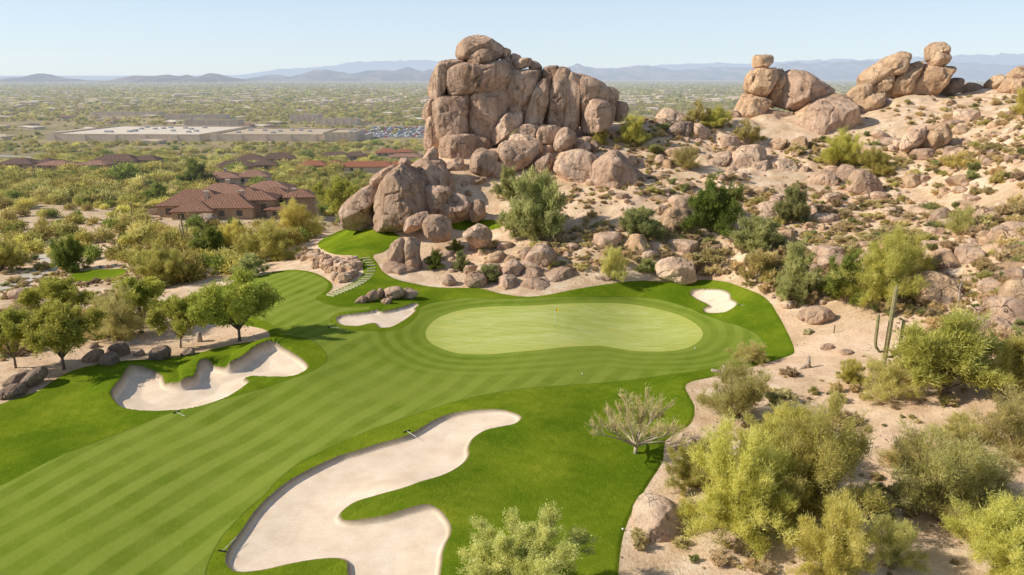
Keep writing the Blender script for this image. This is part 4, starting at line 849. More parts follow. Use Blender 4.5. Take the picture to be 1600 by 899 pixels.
# ------------------------------------------------------------------ plants
def unit(v): return v/np.maximum(np.linalg.norm(v, axis=-1, keepdims=True), 1e-9)
def plant(seed, H, RX, trunk=0., n1=9, n2=8, n3=6, nb=22, bl=.34, bw=.035, spread=.55, elev=(15, 85), up=.25, l2=.38, l3=.5, rad=.05, zlo=0., bjit=.10, t2=(.3, 1.), wood3=True, droop=0.):
    rg = np.random.default_rng(seed); mb = MB()
    az = np.linspace(0, 2*math.pi, n1, endpoint=False)+rg.uniform(-.35, .35, n1)
    el = np.radians(rg.uniform(elev[0], elev[1], n1)); top = np.array([0, 0, trunk])
    dr = np.stack([np.cos(az)*np.cos(el), np.sin(az)*np.cos(el), np.sin(el)], 1)
    L = 1/np.sqrt((dr[:,0]/RX)**2+(dr[:,1]/RX)**2+(dr[:,2]/(H-trunk))**2)*rg.uniform(.62, .95, n1)
    tip = top+dr*L[:,None]; ctl = top+dr*L[:,None]*.45+np.array([0, 0, 1])*(L*.12)[:,None]+rg.normal(0, .06, (n1, 3))*L[:,None]
    def bez(i, t): t = np.asarray(t)[...,None]; return (1-t)**2*top+2*t*(1-t)*ctl[i]+t*t*tip[i]
    if trunk > 0:
        lean = rg.normal(0, .05, 2)*trunk; mb.tube([(lean[0]*2, lean[1]*2, -.3), (lean[0], lean[1], trunk*.45), (0, 0, trunk)], [rad*2.2, rad*1.7, rad*1.5], 7)
    ts = np.linspace(0, 1, 6)
    for i in range(n1):
        p_ = bez(np.full(6, i), ts) if trunk > 0 else np.vstack([[dr[i,0]*.05, dr[i,1]*.05, -.2], bez(np.full(5, i), ts[1:])])
        mb.tube([tuple(q) for q in p_], [rad*(1.15-.95*t) for t in ts], 5, cap=False)
    i1 = np.repeat(np.arange(n1), n2); t = rg.uniform(t2[0], t2[1], n1*n2); s2 = bez(i1, t)
    tan = unit(bez(i1, np.minimum(t+.05, 1.05))-bez(i1, t-.05))
    d2 = unit(tan*.7+rg.normal(0, spread, tan.shape)+np.array([0, 0, up])); L2 = L[i1]*l2*rg.uniform(.6, 1.2, len(i1))*(1.15-.5*t)
    e2 = s2+d2*L2[:,None]
    def slivers(s, e, w0, w1, m_):
        dd = unit(e-s); sd = unit(np.cross(dd, rg.normal(size=dd.shape))); sd2 = np.cross(dd, sd)
        Vs = []; Fs = []; k = len(s)
        for j, (a_, b_) in enumerate(((sd, w0), (-.5*sd+.87*sd2, w0), (-.5*sd-.87*sd2, w0))): Vs.append(s+a_*b_)
        Vs.append(e); Vv = np.concatenate(Vs); ii = np.arange(k)
        Fs = np.concatenate([np.stack([ii, ii+k, ii+3*k], 1), np.stack([ii+k, ii+2*k, ii+3*k], 1), np.stack([ii+2*k, ii, ii+3*k], 1)])
        return Vv, Fs
    i2 = np.repeat(np.arange(len(s2)), n3); t = rg.uniform(.25, 1, len(i2)); s3 = s2[i2]+d2[i2]*(L2[i2]*t)[:,None]
    d3 = unit(d2[i2]*.6+rg.normal(0, spread*.9, (len(i2), 3))+np.array([0, 0, up-droop])); L3 = L2[i2]*l3*rg.uniform(.6, 1.2, len(i2))
    e3 = s3+d3*L3[:,None]
    V2, F2 = slivers(s2, e2, rad*.32, 0, 0); Vw = [np.array(mb.V), V2]; Fw = list(mb.F)+[tuple(f) for f in (F2+len(mb.V))]; off = len(mb.V)+len(V2)
    if wood3:
        V3, F3 = slivers(s3, e3, rad*.14, 0, 0); Vw.append(V3); Fw += [tuple(f) for f in (F3+off)]
    VW = np.concatenate(Vw)
    i3 = np.repeat(np.arange(len(s3)), nb); t = rg.uniform(.1, 1.05, len(i3)); b0 = s3[i3]+d3[i3]*(L3[i3]*t)[:,None]+rg.normal(0, bjit, (len(i3), 3))
    bd = unit(d3[i3]*.8+rg.normal(0, .55, b0.shape)+np.array([0, 0, up*.6-droop])); ln = bl*rg.uniform(.5, 1.3, len(i3))
    sd = unit(np.cross(bd, rg.normal(size=bd.shape)))*(bw*rg.uniform(.6, 1.4, len(i3)))[:,None]
    k = len(i3); VL = np.concatenate([b0-sd, b0+sd, b0+bd*ln[:,None]])
    VL[:,2] = np.maximum(VL[:,2], zlo); ii = np.arange(k); FL = np.stack([ii, ii+k, ii+2*k], 1)
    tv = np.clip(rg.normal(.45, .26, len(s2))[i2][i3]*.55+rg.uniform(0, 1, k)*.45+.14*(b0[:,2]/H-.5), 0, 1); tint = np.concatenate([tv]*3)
    return VL, FL, tint, VW, Fw
def plant_meshes(name, leaf, bark, **kw):
    VL, FL, tint, VW, Fw = plant(**kw)
    return (mesh_np(name+'_crown', VL, FL, M[leaf], attrs={'tint': tint}), mesh_np(name+'_branches', VW, Fw, M[bark], smooth=True))
KIND = {
 'palo': [plant_meshes('palo', 'leaf_palo', 'bark', seed=s, H=4.0, RX=3.2, n1=28, n2=13, n3=8, nb=19, bl=.22, bw=.014, elev=(4, 88), spread=.40, up=.35, l2=.36, t2=(.15, 1.), rad=.035) for s in (1, 2, 3)],
 'palo_sparse': [plant_meshes('palo', 'leaf_olive', 'bark', seed=s, H=3.2, RX=2.8, n1=26, n2=10, n3=7, nb=13, rad=.032, t2=(.2,1.), bl=.22, bw=.013, elev=(8, 80), spread=.42, up=.3) for s in (11, 12)],
 'yellow': [plant_meshes('yellow', 'leaf_yellow', 'pale_bark', seed=s, H=3.0, RX=2.6, n1=11, n2=8, n3=6, nb=16, bl=.30, bw=.03, elev=(10, 85), spread=.45) for s in (21, 22)],
 'palo_tree': [plant_meshes('palo_tree', 'leaf_palo', 'bark', seed=s, H=4.0, RX=2.4, trunk=.5, n1=20, n2=12, n3=7, nb=18, rad=.04, bl=.32, bw=.024, elev=(18, 88), spread=.45) for s in (61, 62)],
 'green': [plant_meshes('green', 'leaf_green', 'bark', seed=s, H=4.2, RX=3.2, n1=24, n2=12, n3=7, nb=14, rad=.04, t2=(.15,1.), l2=.34, bl=.22, bw=.038, elev=(5, 88), spread=.5) for s in (31, 32)],
 'grey': [plant_meshes('grey', 'leaf_grey', 'bark', seed=s, H=3.6, RX=3.0, n1=24, n2=11, n3=7, nb=15, rad=.04, t2=(.15,1.), l2=.34, bl=.26, bw=.035, elev=(8, 86), spread=.5) for s in (41, 42)],
 'mesquite': [plant_meshes('mesquite', 'leaf_mesquite', 'bark', seed=s, H=5.6, RX=4.3, trunk=.95, n1=16, n2=22, n3=7, nb=15, bl=.20, bw=.046, elev=(30, 84), spread=.62, up=.12, rad=.07, t2=(.58, 1.05), l2=.30, l3=.6) for s in (51, 52, 53)],
}
SCRUB = []
for s, leaf in ((1,'leaf_dry'), (2,'leaf_straw'), (3,'leaf_olive'), (4,'leaf_dry'), (5,'leaf_straw'), (6,'leaf_grey'), (7,'leaf_tan')):
    VL, FL, tint, VW, Fw = plant(seed=200+s, H=.75, RX=.85, n1=16, n2=6, n3=4, nb=9, bl=.17, bw=.018, elev=(12, 85), spread=.5, rad=.016, bjit=.03)
    Fa = [tuple(f) for f in FL]+[tuple(i+len(VL) for i in f) for f in Fw]
    SCRUB.append(mesh_np('scrub', np.concatenate([VL, VW]), Fa, [M[leaf], M['bark']], mi=[0]*len(FL)+[1]*len(Fw), attrs={'tint': np.concatenate([tint, np.zeros(len(VW))])}))
rp = np.random.default_rng(5)
KH = {'palo': (4.0,3.2), 'palo_sparse': (3.2,2.8), 'yellow': (3.0,2.6), 'green': (4.2,3.2), 'grey': (3.6,3.0), 'mesquite': (5.6,4.3), 'palo_tree': (4.0,2.4)}
def put(kind, px, py, wpx, hpx, label, group=None, name=None, var=None, loc=None, cat=None):
    """a plant whose stem stands on the ground seen at px, py; crown about wpx by hpx photo pixels"""
    x, y, z = G1(px, py) if loc is None else loc
    D = math.sqrt(x*x+y*y+(CAMZ-z)**2); H, RX = KH[kind]; sx_ = wpx*D/F/(2*RX*1.0); sz_ = hpx*D/F/H/1.12
    cr, br = KIND[kind][var if var is not None else int(rp.integers(len(KIND[kind])))]
    nm = name or {'mesquite': 'mesquite_tree', 'palo_tree': 'palo_verde_tree', 'palo': 'palo_verde_bush', 'palo_sparse': 'palo_verde_bush', 'yellow': 'desert_bush', 'green': 'desert_bush', 'grey': 'desert_bush'}[kind]
    e = link(nm, None, loc=(x, y, z), rotz=float(rp.uniform(0, 6.28)), scale=(sx_, sx_, sz_), label=label, cat=cat or ('tree' if 'tree' in nm else 'bush'), group=group)
    link('crown', cr, e); link('trunk' if 'tree' in nm else 'branches', br, e)
    return e
BUSH = [
 ('palo',1150,828,215,165,'big yellow-green bush just right of the grass edge, behind the dusty rock dome'),
 ('palo',1265,800,220,170,'big yellow-green bush touching the right side of the one by the dusty rock dome'),
 ('palo',1215,742,170,110,'yellow-green bush rising behind the two biggest foreground bushes'),
 ('palo',1300,900,140,120,'yellow-green bush at the bottom edge below the foreground bushes'),
 ('palo_sparse',1150,652,125,92,'straw and olive bush by the fallen cactus skeleton at the grass edge'),
 ('palo_sparse',1170,565,70,34,'thin olive bush standing against the lower right corner of the green'),
 ('palo_tree',1478,622,150,120,'spreading yellow-green tree with dark trunk right of the saguaro'),
 ('palo_sparse',1385,622,95,62,'loose pale green bush below the saguaro'),
 ('palo',1330,600,50,40,'small yellow-green bush left of the saguaro foot'),
 ('palo',1592,608,110,85,'yellow-green bush cut by the right edge, level with the saguaro foot'),
 ('palo_sparse',1592,718,130,95,'loose olive bush with dark stems at the right edge'),
 ('palo_sparse',1470,800,190,120,'sprawling see-through bush with dark bare limbs in the lower right'),
 ('palo',1560,892,180,110,'dense yellow-green bush in the bottom right corner'),
 ('palo_sparse',1395,880,90,70,'small thin bush left of the bottom right corner bush'),
 ('palo',1240,690,110,60,'pale bush at the back of the foreground bushes'),
 ('palo',1195,800,150,105,'yellow-green bush filling the gap in front of the two biggest foreground bushes'),
 ('palo',1090,760,110,80,'yellow-green spray leaning over the grass edge at the left of the biggest foreground bush'),
 ('palo_sparse',1530,790,120,80,'thin olive bush between the sprawling bush and the right edge'),
 ('palo_sparse',1420,740,90,50,'airy straw-green bush behind the sprawling see-through bush'),
 ('palo_sparse',1500,690,80,40,'low straw-green bush on the bare soil left of the right edge bush'),
 ('green',1320,470,85,80,'dark green bush at the left of the tall thicket beside the round pink boulder'),
 ('palo',1375,472,130,105,'yellow-green middle of the tall thicket beside the round pink boulder'),
 ('palo',1402,430,95,74,'yellow-green top of the tall thicket beside the round pink boulder'),
 ('grey',1240,470,80,88,'silvery green bush right of the sparse yellow tree'),
 ('yellow',1185,440,75,55,'sparse golden yellow bush behind the right bunker'),
 ('grey',1182,392,100,60,'spiky grey-green bush in front of the flat-topped boulder'),
 ('green',1110,362,112,92,'dense dark green bush below the whaleback rock'),
 ('grey',1000,368,80,50,'low grey-green bush below the great round boulder'),
 ('grey',834,372,120,122,'large grey-green tree-like bush in front of the rubble slope'),
 ('grey',795,312,60,52,'grey-green bush behind the large grey-green one'),
 ('palo_sparse',958,438,52,58,'small airy pale green bush above the rough behind the green'),
 ('palo',1312,262,80,58,'yellow-green bush in front of the twin domes'),
 ('palo',1368,276,62,42,'yellow-green bush right of and below the one before the twin domes'),
 ('palo',988,226,60,46,'yellow-green bush right of the foot of the main rock'),
 ('palo',938,228,34,30,'small yellow-green bush touching the foot of the main rock'),
 ('yellow',1166,224,52,38,'yellow bush in front of the middle tower'),
 ('yellow',1092,196,46,40,'yellow-topped bush behind the knobbly outcrop'),
 ('palo',1120,200,60,34,'green bush between the knobbly outcrop and the lone squat block'),
 ('palo_sparse',1070,265,60,36,'olive bush on the slope above the whaleback rock'),
 ('palo',1600,180,40,36,'yellow-green bush under the crest pile at the right edge'),
 ('grey',1236,345,60,60,'thin grey bush left of the big cream boulder'),
 ('yellow',1500,265,60,26,'small yellow bush right of the jutting slab'),
 ('palo_sparse',1500,365,60,40,'thin twiggy tree with a bare stem on the right slope'),
 ('palo_sparse',1335,300,40,20,'low yellow bush left of the big cream boulder'),
 ('grey',1010,425,40,24,'round green shrub left of the loaf-shaped boulder'),
 ('grey',765,440,46,32,'green shrub behind the brown tumbled boulder'),
 ('grey',720,422,34,30,'green shrub under the pale faceted boulder'),
 ('green',680,420,38,34,'dark green shrub in the shade right of the split boulder'),
 ('green',712,392,30,20,'dark shrub in the shade between the round and pale boulders'),
 ('mesquite',536,357,100,88,'small leafy tree leaning over the left side of the lower tee'),
 ('mesquite',375,533,158,112,'full-crowned tree with dark branching trunk at the tip of the sand island in the turf'),
 ('mesquite',284,543,100,84,'smaller multi-stemmed tree left of the full-crowned island tree'),
 ('mesquite',100,577,140,104,'leaning tree with curved trunk above the left edge of the turf'),
 ('mesquite',95,506,108,70,'airy tree beside the cart path at the left'),
 ('palo_sparse',185,530,110,74,'wispy olive tree behind the dark boulders'),
 ('mesquite',225,512,120,80,'grey-green tree between the cart path and the small multi-stemmed tree'),
 ('mesquite',25,575,110,92,'pale leafy tree cut by the left edge above the rock cluster'),
 ('palo',255,446,100,66,'round yellow-green bush right of the small far green'),
 ('green',112,424,60,58,'dark rounded tree beside the bend of the cart path'),
 ('palo',5,424,70,50,'yellow-green bush left of the cart path bend'),
 ('green',330,405,70,56,'dark olive bush left of the tee wall, under the saguaro'),
 ('palo',425,408,110,62,'broad yellow-green bush left of the stone bank'),
 ('palo',370,398,80,56,'yellow-green bush behind the dark olive bush'),
 ('grey',390,432,60,34,'low grey bush along the far turf edge'),
 ('palo',465,372,90,60,'yellow-green bush behind the stone bank'),
 ('green',305,292,66,42,'rich green tree beside the tile-roofed house'),
 ('green',248,318,44,34,'dark green round tree left of the tile-roofed house'),
]
for b_ in BUSH: put(*b_, group='desert bushes and trees')

# bottom-centre small-leaved tree, seen from above
KIND['front'] = [plant_meshes('front_tree', 'leaf_front', 'pale_bark', seed=91, H=5.0, RX=3.9, trunk=.9, n1=16, n2=12, n3=9, nb=40, bl=.085, bw=.030, elev=(15, 88), spread=.5, up=.35, l2=.34, rad=.07, bjit=.09)]
KH['front'] = (5.0, 3.9)
fx, fy, fz = 0.6, 33.5, H1(.6, 33.5)
e = link('acacia_tree', None, loc=(fx, fy, fz), scale=(1.15, 1.15, 1.04), label='small-leaved pale olive tree at the bottom edge beside the big bunker', cat='tree')
link('crown', KIND['front'][0][0], e); link('trunk', KIND['front'][0][1], e)

# nearly bare tree on the turf
bx, by, bz = G1(993, 708)
VL, FL, tint, VW, Fw = plant(seed=77, H=5.2, RX=4.4, trunk=.55, n1=13, n2=10, n3=9, nb=6, bl=.30, bw=.014, elev=(18, 70), spread=.28, up=.5, l2=.45, l3=.55, rad=.085, bjit=.03)
e = link('bare_tree', None, loc=(bx, by, bz), rotz=.5, scale=(1.0,1.0,.98), label='nearly leafless pale tree standing on the turf by the right grass edge', cat='tree')
link('crown', mesh_np('bare_crown', VL, FL, M['leaf_tan'], attrs={'tint': tint}), e); link('trunk', mesh_np('bare_trunk', VW, Fw, M['pale_bark'], smooth=True), e)

# low scrub: individuals, nearest and largest first
SC = [(HILL, 300, (.9, 1.9)), ([(1090,560),(1240,560),(1600,540),(1600,899),(1380,899),(1340,720),(1200,640)], 60, (.7, 1.6)),
      ([(1000,720),(1060,690),(1150,860),(1250,899),(980,899)], 14, (.5, 1.0)), ([(0,440),(250,440),(300,455),(250,480),(240,520),(60,540),(0,560)], 60, (.8, 1.6)),
      ([(640,385),(700,380),(790,390),(900,400),(940,430),(700,440)], 50, (.7, 1.5))]
left = 296; allp = []
for reg, cnt, sr in SC:
    P_, px_ = scatter(reg, cnt, rg, avoid_course=.8); allp += [(q, sr) for q in P_]
allp.sort(key=lambda t: t[0][1]/t[1][1])
for i, (q, sr) in enumerate(allp[:296]):
    s = float(rg.uniform(*sr)); link('scrub_bush', SCRUB[i % 7], loc=tuple(q), rotz=rg.uniform(0, 6.28), scale=(s, s, s*rg.uniform(.6, 1.1)),
        label='low dry desert scrub growing on bare soil', cat='shrub', group='low scrub on the bare ground')

# countless: geometry-node clouds of instances
def cloud(name, P, S_, src, kind='stuff', seed=0, zs=1.0):
    me = bpy.data.meshes.new(name); me.vertices.add(len(P)); me.vertices.foreach_set('co', np.asarray(P, np.float32).ravel())
    a = me.attributes.new('sz', 'FLOAT', 'POINT'); a.data.foreach_set('value', np.asarray(S_, np.float32))
    rr = np.zeros((len(P), 3), np.float32); rr[:,2] = np.random.default_rng(seed).uniform(0, 6.28, len(P)); a = me.attributes.new('rt', 'FLOAT_VECTOR', 'POINT'); a.data.foreach_set('vector', rr.ravel())
    me.update(); o = link(name, me, kind=kind)
    ng = bpy.data.node_groups.new(name, 'GeometryNodeTree'); ng.interface.new_socket('Geometry', in_out='INPUT', socket_type='NodeSocketGeometry'); ng.interface.new_socket('Geometry', in_out='OUTPUT', socket_type='NodeSocketGeometry')
    N = ng.nodes; gi = N.new('NodeGroupInput'); go = N.new('NodeGroupOutput'); ip = N.new('GeometryNodeInstanceOnPoints'); oi = N.new('GeometryNodeObjectInfo'); oi.inputs['Object'].default_value = src
    oi.inputs['As Instance'].default_value = True; oi.transform_space = 'ORIGINAL'
    def na(nm, t):
        q = N.new('GeometryNodeInputNamedAttribute'); q.data_type = t; q.inputs['Name'].default_value = nm; return q.outputs[0]
    L = ng.links; L.new(gi.outputs[0], ip.inputs['Points']); L.new(oi.outputs['Geometry'], ip.inputs['Instance'])
    cx = N.new('ShaderNodeCombineXYZ'); sz = na('sz', 'FLOAT'); mz = N.new('ShaderNodeMath'); mz.operation = 'MULTIPLY'; mz.inputs[1].default_value = zs; L.new(sz, mz.inputs[0])
    L.new(sz, cx.inputs[0]); L.new(sz, cx.inputs[1]); L.new(mz.outputs[0], cx.inputs[2]); L.new(cx.outputs[0], ip.inputs['Scale'])
    L.new(na('rt', 'FLOAT_VECTOR'), ip.inputs['Rotation']); L.new(ip.outputs[0], go.inputs[0])
    md = o.modifiers.new('scatter', 'NODES'); md.node_group = ng; return o
# sources that stand in the scene themselves
srcs = []
for i, me in enumerate(SCRUB):
    q = allp[i][0]; srcs.append(next(o for o in COL.objects if o.data == me))
PP, _ = scatter([(780,345),(860,300),(880,240),(1000,180),(1110,185),(1240,235),(1340,190),(1420,158),(1500,152),(1600,148),(1600,560),(1500,540),(1330,470),(1240,480),(1120,432),(1000,430),(900,425),(790,420)], 4600, rg, avoid_course=.6)
PP2, _ = scatter([(1060,700),(1100,600),(1240,560),(1600,540),(1600,899),(980,899)], 330, rg, avoid_course=.6)
PP3, _ = scatter([(0,350),(200,340),(420,350),(540,345),(500,365),(470,390),(380,425),(260,450),(240,520),(60,545),(0,570)], 1500, rg, avoid_course=.6)
for k, PQ in enumerate((PP, PP2, PP3)):
    sz = np.exp(rg.normal(-.5 if k != 1 else -1.0, .5, len(PQ))); cl = rg.integers(0, 7, len(PQ))
    # clumped growth
    keep = fbm(PQ[:,0]/9, PQ[:,1]/6, seed=55, octv=3)*1.5+rg.uniform(-.3, .3, len(PQ)) > -.12; PQ = PQ[keep]; sz = sz[keep]; cl = cl[keep]
    for j in range(7):
        if (cl == j).any(): cloud('ground_cover', PQ[cl == j], sz[cl == j], srcs[j], seed=j+k*10, zs=.75)

rsrc = [next(o for o in COL.objects if o.data == RV[j]) for j in range(4)]
RP, _ = scatter([(700,430),(790,400),(880,300),(1000,180),(1240,235),(1500,165),(1600,150),(1600,640),(1330,470),(1240,480),(1120,432),(1000,430)], 900, rg, avoid_course=.4)
RS = np.exp(rg.normal(-1.75, .5, len(RP))); RP = np.concatenate([LOOSE[0], RP]); RS = np.concatenate([LOOSE[1], RS])
for j in range(4): cloud('loose_rocks', RP[j::4], RS[j::4], rsrc[j], seed=40+j)

# ------------------------------------------------------------------ valley trees
def far_crown(seed, mat='leaf_valley', n=420):
    rg_ = np.random.default_rng(seed); nc = 14; cen = rg_.normal(size=(nc, 3)); cen = unit(cen)*rg_.uniform(.3, .8, (nc, 1)); cen[:,2] = np.abs(cen[:,2])*.75+.35
    i = rg_.integers(0, nc, n); d_ = unit(rg_.normal(size=(n, 3))); p = cen[i]+d_*rg_.uniform(.18, .5, (n, 1)); p[:,2] = np.maximum(p[:,2], .05)
    bd = unit(d_+rg_.normal(0, .5, d_.shape)+[0, 0, .4]); sd = unit(np.cross(bd, rg_.normal(size=bd.shape)))*.055; ln = .28
    VL = np.concatenate([p-sd, p+sd, p+bd*ln]); ii = np.arange(n)
    tv = np.clip(rg_.uniform(.2, .8, nc)[i]*.6+rg_.uniform(0, .4, n), 0, 1)
    return mesh_np('crown', VL, np.stack([ii, ii+n, ii+2*n], 1), M[mat], attrs={'tint': np.concatenate([tv]*3)})
FC = [far_crown(300+i, m, 620) for i, m in enumerate(['leaf_valley', 'leaf_valley', 'leaf_palo', 'leaf_green', 'leaf_olive', 'leaf_valley'])]
mbt = MB(); mbt.tube([(0,0,-.1), (.05,0,.25), (0,0,.6)], [.05,.04,.02], 5); mbt.tube([(.03,0,.2), (.3,.1,.6)], [.03,.01], 4); mbt.tube([(.03,0,.2), (-.25,-.15,.6)], [.03,.01], 4)
FTR = mbt.mesh('trunk', M['bark'])
rg = np.random.default_rng(63)
LEFTM = [(0,300),(200,290),(240,320),(260,360),(470,350),(480,300),(640,290),(560,320),(540,345),(500,365),(465,390),(380,425),(300,440),(200,415),(110,400),(60,395),(0,430)]
P_, px_ = scatter(LEFTM, 210, rg, avoid_course=1)
order = np.argsort(P_[:,1]); P_ = P_[order]
far_src = {}
for i, q in enumerate(P_):
    s = float(rg.uniform(1.3, 2.9)); e = link('valley_tree', None, loc=tuple(q), rotz=rg.uniform(0, 6.28), scale=(s, s, s*rg.uniform(.75, 1.05)),
        label='rounded desert tree in the thicket left of the tees', cat='tree', group='trees of the thicket left of the tees')
    c_ = link('crown', FC[i % 6], e); link('trunk', FTR, e); far_src.setdefault(i % 6, c_)
# beyond: sea of trees out to a few kilometres
n_ = 95000; yy = 215*np.exp(rg.uniform(0, 1, n_)**.66*math.log(7500/215)); uu = rg.uniform(-.80, .80, n_); xx = uu*yy
dens = fbm(xx/70, yy/70, seed=91, octv=4)*.9+fbm(xx/500, yy/500, seed=92, octv=3)*.35
keep = (dens+rg.uniform(-.35, .35, n_) > -.14)
BLD = []   # clearings: filled below, so buildings stay visible
def clear(x, y, r): BLD.append((x, y, r))

# ------------------------------------------------------------------ houses
def house(px, py, wm, vols, roof, wallm, label, rot=0, group=None, chimneys=(), windows=()):
    """vols: (x0,y0,x1,y1,wall height,rise) in metres around the base point"""
    x, y, z = G1(px, py); z = H1(x, y+4)
    e = link('tile_roofed_house', None, loc=(x, y, z), rotz=rot, label=label, cat='house', group=group)
    for x0, y0, x1, y1, h, rs in vols:
        mb = MB(); mb.box(x0, y0, -3.5, x1, y1, h); w = link('wall', mb.mesh('wall', M[wallm]), e)
        mb = MB(); mb.hip(x0, y0, x1, y1, h+.02, rs, .7); rf = link('roof', mb.mesh('roof', M[roof]), e)
        k = 0
        xx_ = x0+1.6
        while xx_ < x1-2.2 and k < 3:
            mb = MB(); mb.box(xx_, y0-.06, h*.32, xx_+1.5, y0+.05, h*.78); link('window', mb.mesh('window', M['window_glass']), w); xx_ += 4.6; k += 1
    for cx, cy, cz in chimneys:
        mb = MB(); mb.box(cx-.55, cy-.55, cz-2.0, cx+.55, cy+.55, cz); mb.box(cx-.7, cy-.7, cz, cx+.7, cy+.7, cz+.25); link('chimney', mb.mesh('chimney', M['stucco_light']), rf)
    clear(x, y+6, max(abs(v[0]) for v in vols)+8); return e
HG = 'tile-roofed houses below the rocks'
house(325,342,24,[(-13,2,4,13,3.6,3.6),(-3,-1,12,9,3.3,3.0),(-8,-3.5,2,4,2.9,2.0),(3,8,13,18,4.2,2.6),(-15,6,-9,13,3.0,1.6)],'clay_tile','stucco','nearest tile-roofed house with a wide low gabled front behind the dark boulder',.08,HG,[(-1,4,6.9),(7,9,6.2)])
house(425,340,18,[(-9,0,1,8,5.0,1.9),(3,5,11,13,4.8,1.8),(-1,-1.8,4,2,2.6,.8),(-6,9,4,17,4.4,2.2)],'clay_tile','stucco','two-storey tile-roofed wing right of the nearest house with a small porch',.12,HG,[(5,9,6.5)])
house(368,318,20,[(-12,0,4,10,3.2,2.6),(2,4,16,14,3.4,2.4)],'rose_tile','stucco','pinkish-roofed house immediately behind the nearest house',.1,HG,[(-3,5,6.7)])
house(350,290,20,[(-14,0,6,10,3,2.0),(4,3,16,12,3,2.2)],'rose_tile','stucco_light','long rose-roofed house third back in the row from the nearest house',.15,HG,[(0,5,6)])
house(372,270,20,[(-10,0,8,10,3,2.6),(6,4,18,14,3,2.2)],'brown_tile','stucco','brown-roofed house with light ridge lines fourth back in the row',.3,HG)
house(410,258,24,[(-14,0,2,12,3,3.0),(0,4,18,14,3,3.0)],'brown_tile','stucco','farthest brown-roofed house of the row behind the nearest house',.3,HG)
house(38,266,20,[(-13,0,4,12,3,2.4),(2,4,12,14,3,2)],'brown_tile','stucco','dark brown-roofed house at the far left',.05,HG)
house(108,268,20,[(-16,0,0,11,3,1.6),(2,3,16,13,3,1.4)],'rose_tile','stucco','rose-roofed flat house between the two dark roofs at the left',-.05,HG)
house(190,260,20,[(-15,0,7,12,3,3.0),(4,4,16,13,3,2.2)],'brown_tile','stucco','low dark-roofed house with white wall standing left of centre in the trees',.05,HG)
house(585,270,26,[(-18,0,10,10,3,2.2),(6,3,20,12,3,1.8)],'red_tile','stucco_light','orange-red roofed house next to the left shoulder of the domed boulder',.05,HG)
house(527,252,24,[(-12,0,8,12,3,2.8),(4,3,18,13,3,2.4)],'brown_tile','stucco','dark rose-roofed house in the trees right of the far row',.2,HG)
house(495,268,20,[(-9,0,5,9,3,2.0),(3,3,12,11,3,1.8)],'red_tile','stucco','small red-roofed house left of the orange-red one',.1,HG)
house(610,245,20,[(-10,0,6,10,3,2.6),(4,3,16,12,3,2.0)],'red_tile','stucco','small red-roofed house high among trees left of the tower foot',.1,HG)
house(640,252,20,[(-14,0,8,10,3,1.8)],'rose_tile','stucco_light','pale rose-roofed house touching the left foot of the tower',0,HG)

def big_store(px, py, w, d, h, roofm, label, rot, ac, wings=()):
    x, y, z = G1(px, py); y = min(y, 57.0/((-ray(px, py)[2])/(ray(px, py)[1]))); x = (px-800)/F*y/ray(px, py)[1]; z = H1(x, y)
    e = link('store_building', None, loc=(x, y, z), rotz=rot, label=label, cat='building')
    mb = MB(); mb.box(-w/2, 0, -2, w/2, d, h); 
    for k in range(5): mb.box(-w/2+w*k/5+2, -.8, -2, -w/2+w*k/5+w*.06, .2, h+.6)
    link('wall', mb.mesh('wall', M['stucco_grey']), e)
    mb = MB(); mb.box(-w/2+1.2, 1.2, h+.05, w/2-1.2, d-1.2, h+.25); rfo = link('roof', mb.mesh('roof', M[roofm]), e)
    mb = MB()
    for (a0, b0, a1, b1) in ((-w/2,0,w/2,1.1),(-w/2,d-1.1,w/2,d),(-w/2,1.15,-w/2+1.1,d-1.15),(w/2-1.1,1.15,w/2,d-1.15)): mb.box(a0, b0, h+.02, a1, b1, h+1.4)
    link('parapet', mb.mesh('parapet', M['tan_roof']), e)
    rr_ = random.Random(int(px))
    for k in range(ac):
        ax, ay = rr_.uniform(-w*.4, w*.4), rr_.uniform(d*.2, d*.85); mb = MB(); mb.box(ax-1.6, ay-2, h+.27, ax+1.6, ay+2, h+1.8); link('roof_unit', mb.mesh('roof_unit', M['metal_grey']), rfo)
    for (wx, wy, ww, wd, wh) in wings:
        mb = MB(); mb.box(wx, wy, -2, wx+ww, wy+wd, wh); link('wing', mb.mesh('wing', M['stucco_light']), e)
    for q in np.linspace(-w/2+d*.3, w/2-d*.3, 9): clear(x+q, y+d/2, d*.56)
    for q in np.linspace(-w/2, w/2, 14): clear(x+q, y-6, 13)
big_store(192,221,142,120,5.0,'white_roof','largest store building with a bright white roof full of units at the left',-.06,16,[(75,30,28,8,4.5),(-92,40,18,60,5)])
big_store(425,221,112,85,5.0,'tan_roof','wide tan-roofed store building right of the white-roofed one',-.03,8,[(60,15,22,30,5)])
big_store(530,222,28,50,7,'tan_roof','small low annex between the tan-roofed store and the parked cars',0,2)
big_store(330,200,60,26,7,'tan_roof','narrow building behind the gap between the two big stores',.05,3)
big_store(475,190,36,26,7,'white_roof','grey-walled square building behind the tan-roofed store',0,3)
big_store(525,196,50,20,6,'tan_roof','low pale building left of the parked cars',0,2)
big_store(195,181,100,20,4,'tan_roof','long thin flat building beyond the white-roofed store',0,0)
big_store(305,187,80,24,5,'white_roof','low white building in the trees beyond and right of the white-roofed store',.05,2)

